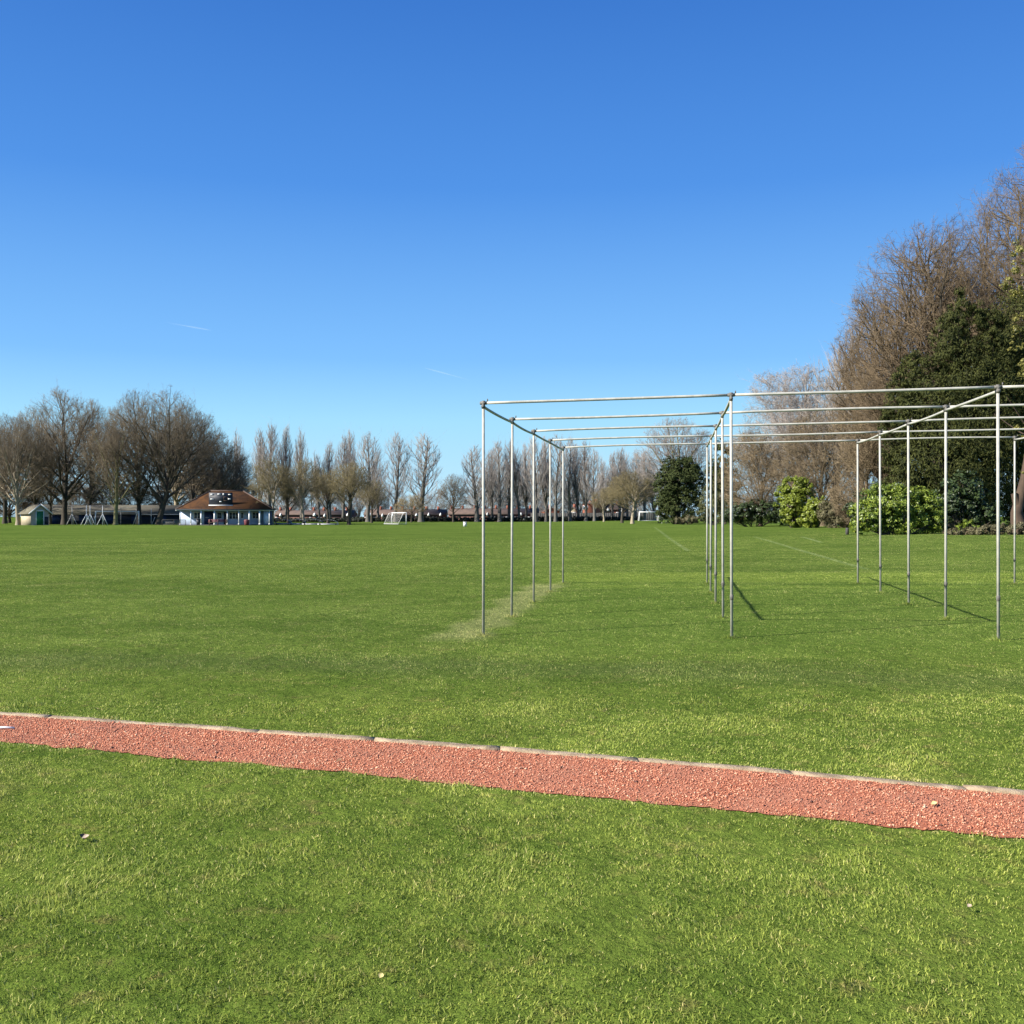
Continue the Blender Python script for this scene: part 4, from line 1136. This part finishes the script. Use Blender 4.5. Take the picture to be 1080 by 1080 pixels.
# ------------------------------------------------------------------ goals and post frames
def goal(px0, px1, d, h, depth, label, name, group=None, rz=0, net=M_net, r=.06, mat=M_white, brace=True, frame_bottom=True):
    xa, xb = X(px0, d), X(px1, d); w = abs((xb - xa) / math.cos(rz)); xm = (xa + xb) / 2
    b = empty(name, (xm, d, tz(xm, d)), rz); tag(b, label, 'goal', group)
    for s in (-w / 2, w / 2): MB().bar((s, 0, 0), (s, 0, h), r, 10).build('goalpost', mat, b)
    MB().bar((-w / 2 - r, 0, h), (w / 2 + r, 0, h), r, 10).build('crossbar', mat, b)
    if brace:
        t = depth * .35
        for s in (-w / 2, w / 2):
            MB().tube([(s, .06, h - .02), (s, t, h - .05), (s, depth, .05), (s, .05, .05)], r * .55, 6).build('side_stay', mat, b)
        MB().bar((-w / 2, depth, .05), (w / 2, depth, .05), r * .55, 6).build('back_bar', mat, b)
        m = MB(); m.poly([(-w / 2, t, h - .06), (w / 2, t, h - .06), (w / 2, depth, .06), (-w / 2, depth, .06)], [(0, 1, 2, 3)])
        m.poly([(-w / 2, .02, h - .03), (w / 2, .02, h - .03), (w / 2, t - .01, h - .06), (-w / 2, t - .01, h - .06)], [(0, 1, 2, 3)])
        for s in (-w / 2, w / 2): m.poly([(s, .06, .05), (s, .06, h - .05), (s, t, h - .07), (s, depth, .06)], [(0, 1, 2, 3)])
        m.build('net', net, b)
    return b
# small goal seen from behind: the net slopes towards the camera
g = goal(411.5, 430, 176, 1.95, 1.5, 'small white goal with a pale net standing on the far lawn', 'netted_goal', rz=R(122), r=.075)
g = goal(674.3, 694.6, 224, 1.92, 1.6, 'wide white goal in front of the dark holly at the far right of the field', 'football_goal', rz=R(3), r=.10, net=M_netdark)
g = goal(102.5, 144.8, 164, 2.15, 1.7, 'long white football goal without net in front of the shed', 'football_goal', rz=R(12), r=.075, brace=False)
for s in (-1, 1):
    MB().bar((s * 3.1, .05, 2.1), (s * 3.1 - .9, 1.5, .02), .06, 6).build('side_stay', M_white, g)
dg = 170; b = empty('tall_tube_frame', (X(135.5, dg), dg, tz(X(135.5, dg), dg)), R(14)); tag(b, 'tall thin grey tube frame showing above the long white goal', 'frame')
for s in (-1.2, 1.2): MB().bar((s, 0, 0), (s, 0, 2.75), .045).build('pole', M_whiteold, b)
MB().bar((-1.25, 0, 2.75), (1.25, 0, 2.75), .045).build('top_bar', M_whiteold, b)
b = empty('braced_pole', (X(159.5, 166), 166, tz(X(159.5, 166), 166))); tag(b, 'grey pole with a slanting white brace beside the leaning dark trunk', 'pole')
MB().bar((0, 0, 0), (0, 0, 2.6), .05).build('pole', M_whiteold, b)
for s in (.3, .75): MB().bar((s - .2, 0, .0), (s + .25, .2, 1.3), .045).build('brace', M_whiteold, b)
for (px, dd, mt, poles, label) in ((76, 165, M_whiteold, (0,), 'dull grey post frame with splayed legs, nearest the thick domed tree'),
                                  (92, 161, M_white, (-.12, .42), 'white splayed post frame with two uprights'),
                                  (108.2, 161, M_white, (0,), 'white splayed post frame at the end of the long goal')):
    x = X(px, dd); b = empty('splayed_post_frame', (x, dd, tz(x, dd)), R(15)); tag(b, label, 'frame', 'splayed post frames under the trees')
    for s in poles: MB().bar((s, 0, 0), (s, 0, 3.05), .055).build('upright', mt, b)
    for s in poles:
        for k in (-1, 1): MB().bar((s, 0, 1.75), (s + k * .78, -.25, 0), .055).build('splayed_leg', mt, b)
    for s in poles: MB().bar((s, 0, 1.75), (s + .2, .7, 0), .05).build('rear_leg', mt, b)

# white marker box far out on the lawn
dm = 139; b = empty('marker_box', (X(490.4, dm), dm, tz(X(490.4, dm), dm))); tag(b, 'small white marker box alone on the far lawn left of the frame', 'marker')
MB().box(-.22, -.18, .02, .22, .18, .60).build('body', M_white, b); MB().box(-.25, -.21, .602, .25, .21, .66).build('lid', M_white, b)
# grey stump post beside the laurel
b = empty('stump_post', (X(893.5, 60), 60, tz(X(893.5, 60), 60))); tag(b, 'short grey post at the lawn edge left of the laurel', 'post')
MB().tube([(0, 0, -.1), (0, 0, .34), (0, 0, .40)], [.10, .095, .06], 10).build('post', M_fence, b)

# ------------------------------------------------------------------ houses beyond the poplars
def terrace(pa, pb, d, eave, ridge, label, walls, nb, rz=0):
    xa, xb = X(pa, d), X(pb, d); xm = (xa + xb) / 2; z0 = tz(xm, d); L = (xb - xa) / 2
    ze, zr = Z(eave, d) - z0, Z(ridge, d) - z0
    b = empty('brick_terrace', (xm, d, z0), rz); tag(b, label, 'houses', 'brick terraces beyond the poplars')
    MB().box(-L, 0, 0, L, 8, ze).build('wall', walls, b)
    m = MB(); m.slab([(-L - .2, -.4, ze - .1), (L + .2, -.4, ze - .1), (L + .2, 4, zr), (-L - .2, 4, zr)], .12)
    m.slab([(L + .2, 8.4, ze - .1), (-L - .2, 8.4, ze - .1), (-L - .2, 4, zr + .002), (L + .2, 4, zr + .002)], .12)
    m.poly([(-L, .001, ze), (-L, 4, zr - .15), (-L, 7.999, ze), (L, .001, ze), (L, 4, zr - .15), (L, 7.999, ze)], [(0, 1, 2), (3, 5, 4)])
    rf = m.build('roof', M_slate, b)
    rg = random.Random(int(pa)); st = 2 * L / nb
    for k in range(nb):
        x = -L + (k + .5) * st + rg.uniform(-.3, .3)
        MB().box(x - st * .36, 3.6, zr - .4, x - st * .36 + .7, 4.3, zr + .9).build('chimney', M_brick, rf)
        if rg.random() < .3: continue
        hw = rg.choice((.25, .32, .4)); zt = ze + rg.uniform(-.35, .05)
        MB().poly([(x - hw, -.5, zt - .5), (x + hw, -.5, zt - .5), (x + hw, -.5, zt - .1), (x, -.5, zt + .55), (x - hw, -.5, zt - .1), (x - hw, .6, zt - .5), (x + hw, .6, zt - .5), (x + hw, .6, zt - .1), (x, .6, zt + .55), (x - hw, .6, zt - .1)],
                  [(0, 1, 2, 3, 4), (5, 9, 8, 7, 6), (0, 5, 6, 1), (1, 6, 7, 2), (2, 7, 8, 3), (3, 8, 9, 4), (4, 9, 5, 0)]).build('gable', M_white, b)
        for q in (-1.3, 1.3):
            w_ = MB().box(x + q - .42, -.06, ze - 2.2, x + q + .42, -.003, ze - .9).build('window', M_white, b)
            MB().box(x + q - .35, -.085, ze - 2.12, x + q + .35, -.061, ze - .98).build('pane', M_glass, w_)
terrace(290, 372, 322, 542.5, 538, 'brick terrace with white gables seen under the small olive trees', M_brickdk, 7)
terrace(384, 470, 326, 542.5, 537, 'brick terrace with white gables behind the netted goal', M_brickdk, 7)
terrace(473, 568, 322, 542, 536, 'brick terrace with white gables behind the left posts of the frame', M_brickdk, 8)
def gable_house(px, d, wpx, eave, ridge, depth, rz, wall, roofm, label):
    x = X(px, d); z0 = tz(x, d); w = wpx / F * d / 2; ze, zr = Z(eave, d) - z0, Z(ridge, d) - z0
    b = empty('gabled_house', (x, d, z0), rz); tag(b, label, 'house')
    MB().poly([(-w, 0, 0), (w, 0, 0), (w, 0, ze), (0, 0, zr), (-w, 0, ze), (-w, depth, 0), (w, depth, 0), (w, depth, ze), (0, depth, zr), (-w, depth, ze)],
              [(0, 1, 2, 3, 4), (5, 9, 8, 7, 6), (0, 4, 9, 5), (1, 6, 7, 2)]).build('wall', wall, b)
    m = MB()
    for s in (-1, 1): m.slab([(s * (w + .25), -.3, ze - .15), (0, -.3, zr + .12), (0, depth + .3, zr + .12), (s * (w + .25), depth + .3, ze - .15)], .12 * (1 if s < 0 else -1))
    rf = m.build('roof', roofm, b)
    MB().box(-.4, depth * .5, zr - .3, .4, depth * .5 + .8, zr + 1.0).build('chimney', M_brick, rf)
    for s in (-.45, .45):
        w_ = MB().box(s * w - .45, -.06, ze - 1.8, s * w + .45, -.003, ze - .6).build('window', M_white, b)
        MB().box(s * w - .37, -.085, ze - 1.72, s * w + .37, -.061, ze - .68).build('pane', M_glass, w_)
gable_house(617.5, 300, 7, 531, 529.5, 11, R(-38), M_brick, M_slate, 'tall red brick house with an orange sunlit wall behind the poplars')
gable_house(604, 306, 8, 538, 535, 9, R(-10), M_cream, M_slate, 'pale cream house left of the red brick house')
gable_house(582, 312, 16, 539, 535.5, 9, R(4), M_brick, M_slate, 'brown brick house behind the rear left posts of the frame')
terrace(621, 662, 305, 537, 531, 'red brick terrace right of the orange sunlit gable', M_brick, 3)
# grey boundary fence
df = 262; b = empty('board_fence', (X(625, df), df, tz(X(625, df), df))); tag(b, 'dull grey board fence behind the dark hedge below the red houses', 'fence')
z1 = Z(541, df) - b.location.z; L = X(690, df) - X(625, df)
m = MB()
for k in range(int(2 * L / .5)):
    m.box(-L + k * .5, 0, .05, -L + k * .5 + .492, .03, z1 + rng.uniform(-.04, .04))
m.build('board_panel', M_fence, b)
for k in range(int(2 * L / 2.5) + 1):
    MB().box(-L + k * 2.5 - .06, .031, 0, -L + k * 2.5 + .06, .15, z1 + .08).build('post', M_fence, b)

# ------------------------------------------------------------------ small litter
def leaf_thing(px, py, size, mat, label, cat='leaf', lift=.03, rz=0.5, name='fallen_leaf'):
    x, y = ground(px, py); o = MB(); n = 7; V = []; fs = []
    for i in range(n):
        t = i / (n - 1); w = math.sin(math.pi * min(.98, max(.04, t))) * .42
        for s, zz in ((-1, .28), (0, .0), (1, .35)):
            V.append((t - .5, s * w, zz * w * 1.6 + .25 * (t - .5) ** 2 * 2))
    for i in range(n - 1):
        for j in range(2): fs.append((i * 3 + j, (i + 1) * 3 + j, (i + 1) * 3 + j + 1, i * 3 + j + 1))
    k = len(V); V += [(a, b, c - .03) for a, b, c in V]; fs += [tuple(k + i for i in reversed(f)) for f in fs]
    o.poly([(a * size, b * size, c * size) for a, b, c in V], fs)
    ob = o.build(name, mat, None, True); ob.location = (x, y, tz(x, y) + lift); ob.rotation_euler = (.22, -.3, rz)
    tag(ob, label, cat)
leaf_thing(91, 889, .036, M_leafpale, 'curled pale dry leaf on the grass below the left part of the path')
leaf_thing(88.5, 888, .05, M_leafdry, 'small dark brown leaf touching the curled pale leaf', rz=2.0, lift=.025)
leaf_thing(402, 1038, .024, M_yellowleaf, 'small yellow leaf in the near grass left of centre', rz=1.2)
leaf_thing(1022, 963, .022, M_leafpale, 'tiny white scrap in the near grass at the right', 'scrap', name='paper_scrap')
leaf_thing(358, 805, .04, M_leafdry, 'brown leaf lying on the near edge of the red path', lift=.018, rz=.2)
leaf_thing(985, 851, .035, M_yellowleaf, 'straw-coloured leaf lying on the red path at the right', lift=.018, rz=.1)
x, y = ground(4, 770); m = MB(); m.tube([(-.09, 0, .012), (0, .006, .014), (.08, 0, .012)], [.008, .009, .008], 8)
ob = m.build('white_stick', M_white); ob.location = (x, y, tz(x, y) + .006); tag(ob, 'short white stick lying on the red path at the left edge', 'stick')

# ------------------------------------------------------------------ vapour trails
def trail_mat():
    m, nt = new_mat('vapour')
    tc = nd(nt, 'ShaderNodeTexCoord'); P = tc.outputs['Generated']
    sp = nd(nt, 'ShaderNodeSeparateXYZ'); nt.links.new(P, sp.inputs[0])
    e = mth(nt, 'MULTIPLY', smooth(nt, sp.outputs[0], 0, .6), mth(nt, 'SUBTRACT', 1.0, smooth(nt, sp.outputs[0], .85, 1.0)))
    lw = nd(nt, 'ShaderNodeLayerWeight', i_Blend=.5)
    f = mth(nt, 'MULTIPLY', mth(nt, 'MULTIPLY', e, mth(nt, 'SUBTRACT', 1.0, lw.outputs['Facing'])), .075)
    d = nd(nt, 'ShaderNodeBsdfDiffuse', i_Color=(.9, .9, .9, 1)); t = nd(nt, 'ShaderNodeBsdfTransparent')
    mx = nd(nt, 'ShaderNodeMixShader'); nt.links.new(f, mx.inputs[0]); nt.links.new(t.outputs[0], mx.inputs[1]); nt.links.new(d.outputs[0], mx.inputs[2])
    out(nt, mx.outputs[0]); return m
M_tr = trail_mat()
for (a, b, r, lab) in (((172, 339.5), (224, 348.5), 2.4, 'faint white vapour trail high in the sky above the left trees'), ((500, 402), (446, 387.5), 2.0, 'fainter white vapour trail in the sky left of the frame')):
    D = 3000.0
    A = Vector((X(a[0], D), D, Z(a[1], D))); B = Vector((X(b[0], D), D, Z(b[1], D))); L = (B - A).length
    o = MB().tube([(L * k / 12, 0, 0) for k in range(13)], [r * (.9 + .2 * math.sin(k)) for k in range(13)], 10).build('vapour_trail', M_tr, None, True)
    o.location = A; o.rotation_euler = (B - A).to_track_quat('X', 'Z').to_euler(); tag(o, lab, 'vapour trail')

# ------------------------------------------------------------------ light, sky, camera
S = Vector((-4.27, -1.72, 3.12)).normalized()
elev = math.asin(S.z); az = math.atan2(S.x, S.y)
sun = bpy.data.lights.new('sun', 'SUN'); sun.energy = 4.8; sun.angle = R(.5); sun.color = (1.0, .945, .86)
so = bpy.data.objects.new('sun', sun); COL.objects.link(so); so.rotation_euler = (-S).to_track_quat('-Z', 'Y').to_euler(); so.location = (-30, -20, 40)
w = bpy.data.worlds.new('World'); SC.world = w; w.use_nodes = True; nt = w.node_tree; nt.nodes.clear()
sky = nd(nt, 'ShaderNodeTexSky', sky_type='NISHITA'); sky.sun_disc = False; sky.sun_elevation = elev; sky.sun_rotation = az % (2 * math.pi)
sky.altitude = 0; sky.air_density = 1.0; sky.dust_density = 0.2; sky.ozone_density = 2.5
# the clear deep-blue air of that day, by height above the horizon
tcw = nd(nt, 'ShaderNodeTexCoord'); sw = nd(nt, 'ShaderNodeSeparateXYZ'); nt.links.new(tcw.outputs['Generated'], sw.inputs[0])
cr_ = nd(nt, 'ShaderNodeValToRGB'); nt.links.new(sw.outputs[2], cr_.inputs[0]); el = cr_.color_ramp; el.interpolation = 'B_SPLINE' if False else 'EASE'
stops = [(0.0, (.50, .80, 1.0)), (.09, (.355, .725, 1.0)), (.149, (.20, .52, 1.0)), (.303, (.070, .285, .80)), (.449, (.036, .185, .63)), (.9, (.028, .15, .54))]
el.interpolation = 'LINEAR'
el.elements[0].position = 0; el.elements[1].position = .9
for p_, c_ in stops[1:-1]: el.elements.new(p_)
for e_, (p_, c_) in zip(el.elements, stops): e_.position = p_; e_.color = (*c_, 1)
vm = nd(nt, 'ShaderNodeVectorMath', operation='SCALE'); nt.links.new(cr_.outputs[0], vm.inputs[0]); vm.inputs['Scale'].default_value = 10 / 2 ** EXPO
skc = mixc(nt, .94, sky.outputs[0], vm.outputs[0])
bg = nd(nt, 'ShaderNodeBackground', i_Strength=.10); nt.links.new(skc, bg.inputs[0])
wo = nt.nodes.new('ShaderNodeOutputWorld'); nt.links.new(bg.outputs[0], wo.inputs[0])

cam = bpy.data.cameras.new('camera'); co = bpy.data.objects.new('camera', cam); COL.objects.link(co)
cam.sensor_width = 36; cam.lens = 36.0; cam.clip_end = 8000; cam.clip_start = .05
co.location = (0, 0, EYE); co.rotation_euler = (R(90) + math.atan((HOR - 540) / F), 0, 0)
SC.camera = co
SC.view_settings.view_transform = 'Standard'; SC.view_settings.look = 'None'; SC.view_settings.exposure = EXPO; SC.view_settings.gamma = 1.0
SC.cycles.max_bounces = 6; SC.cycles.transparent_max_bounces = 16
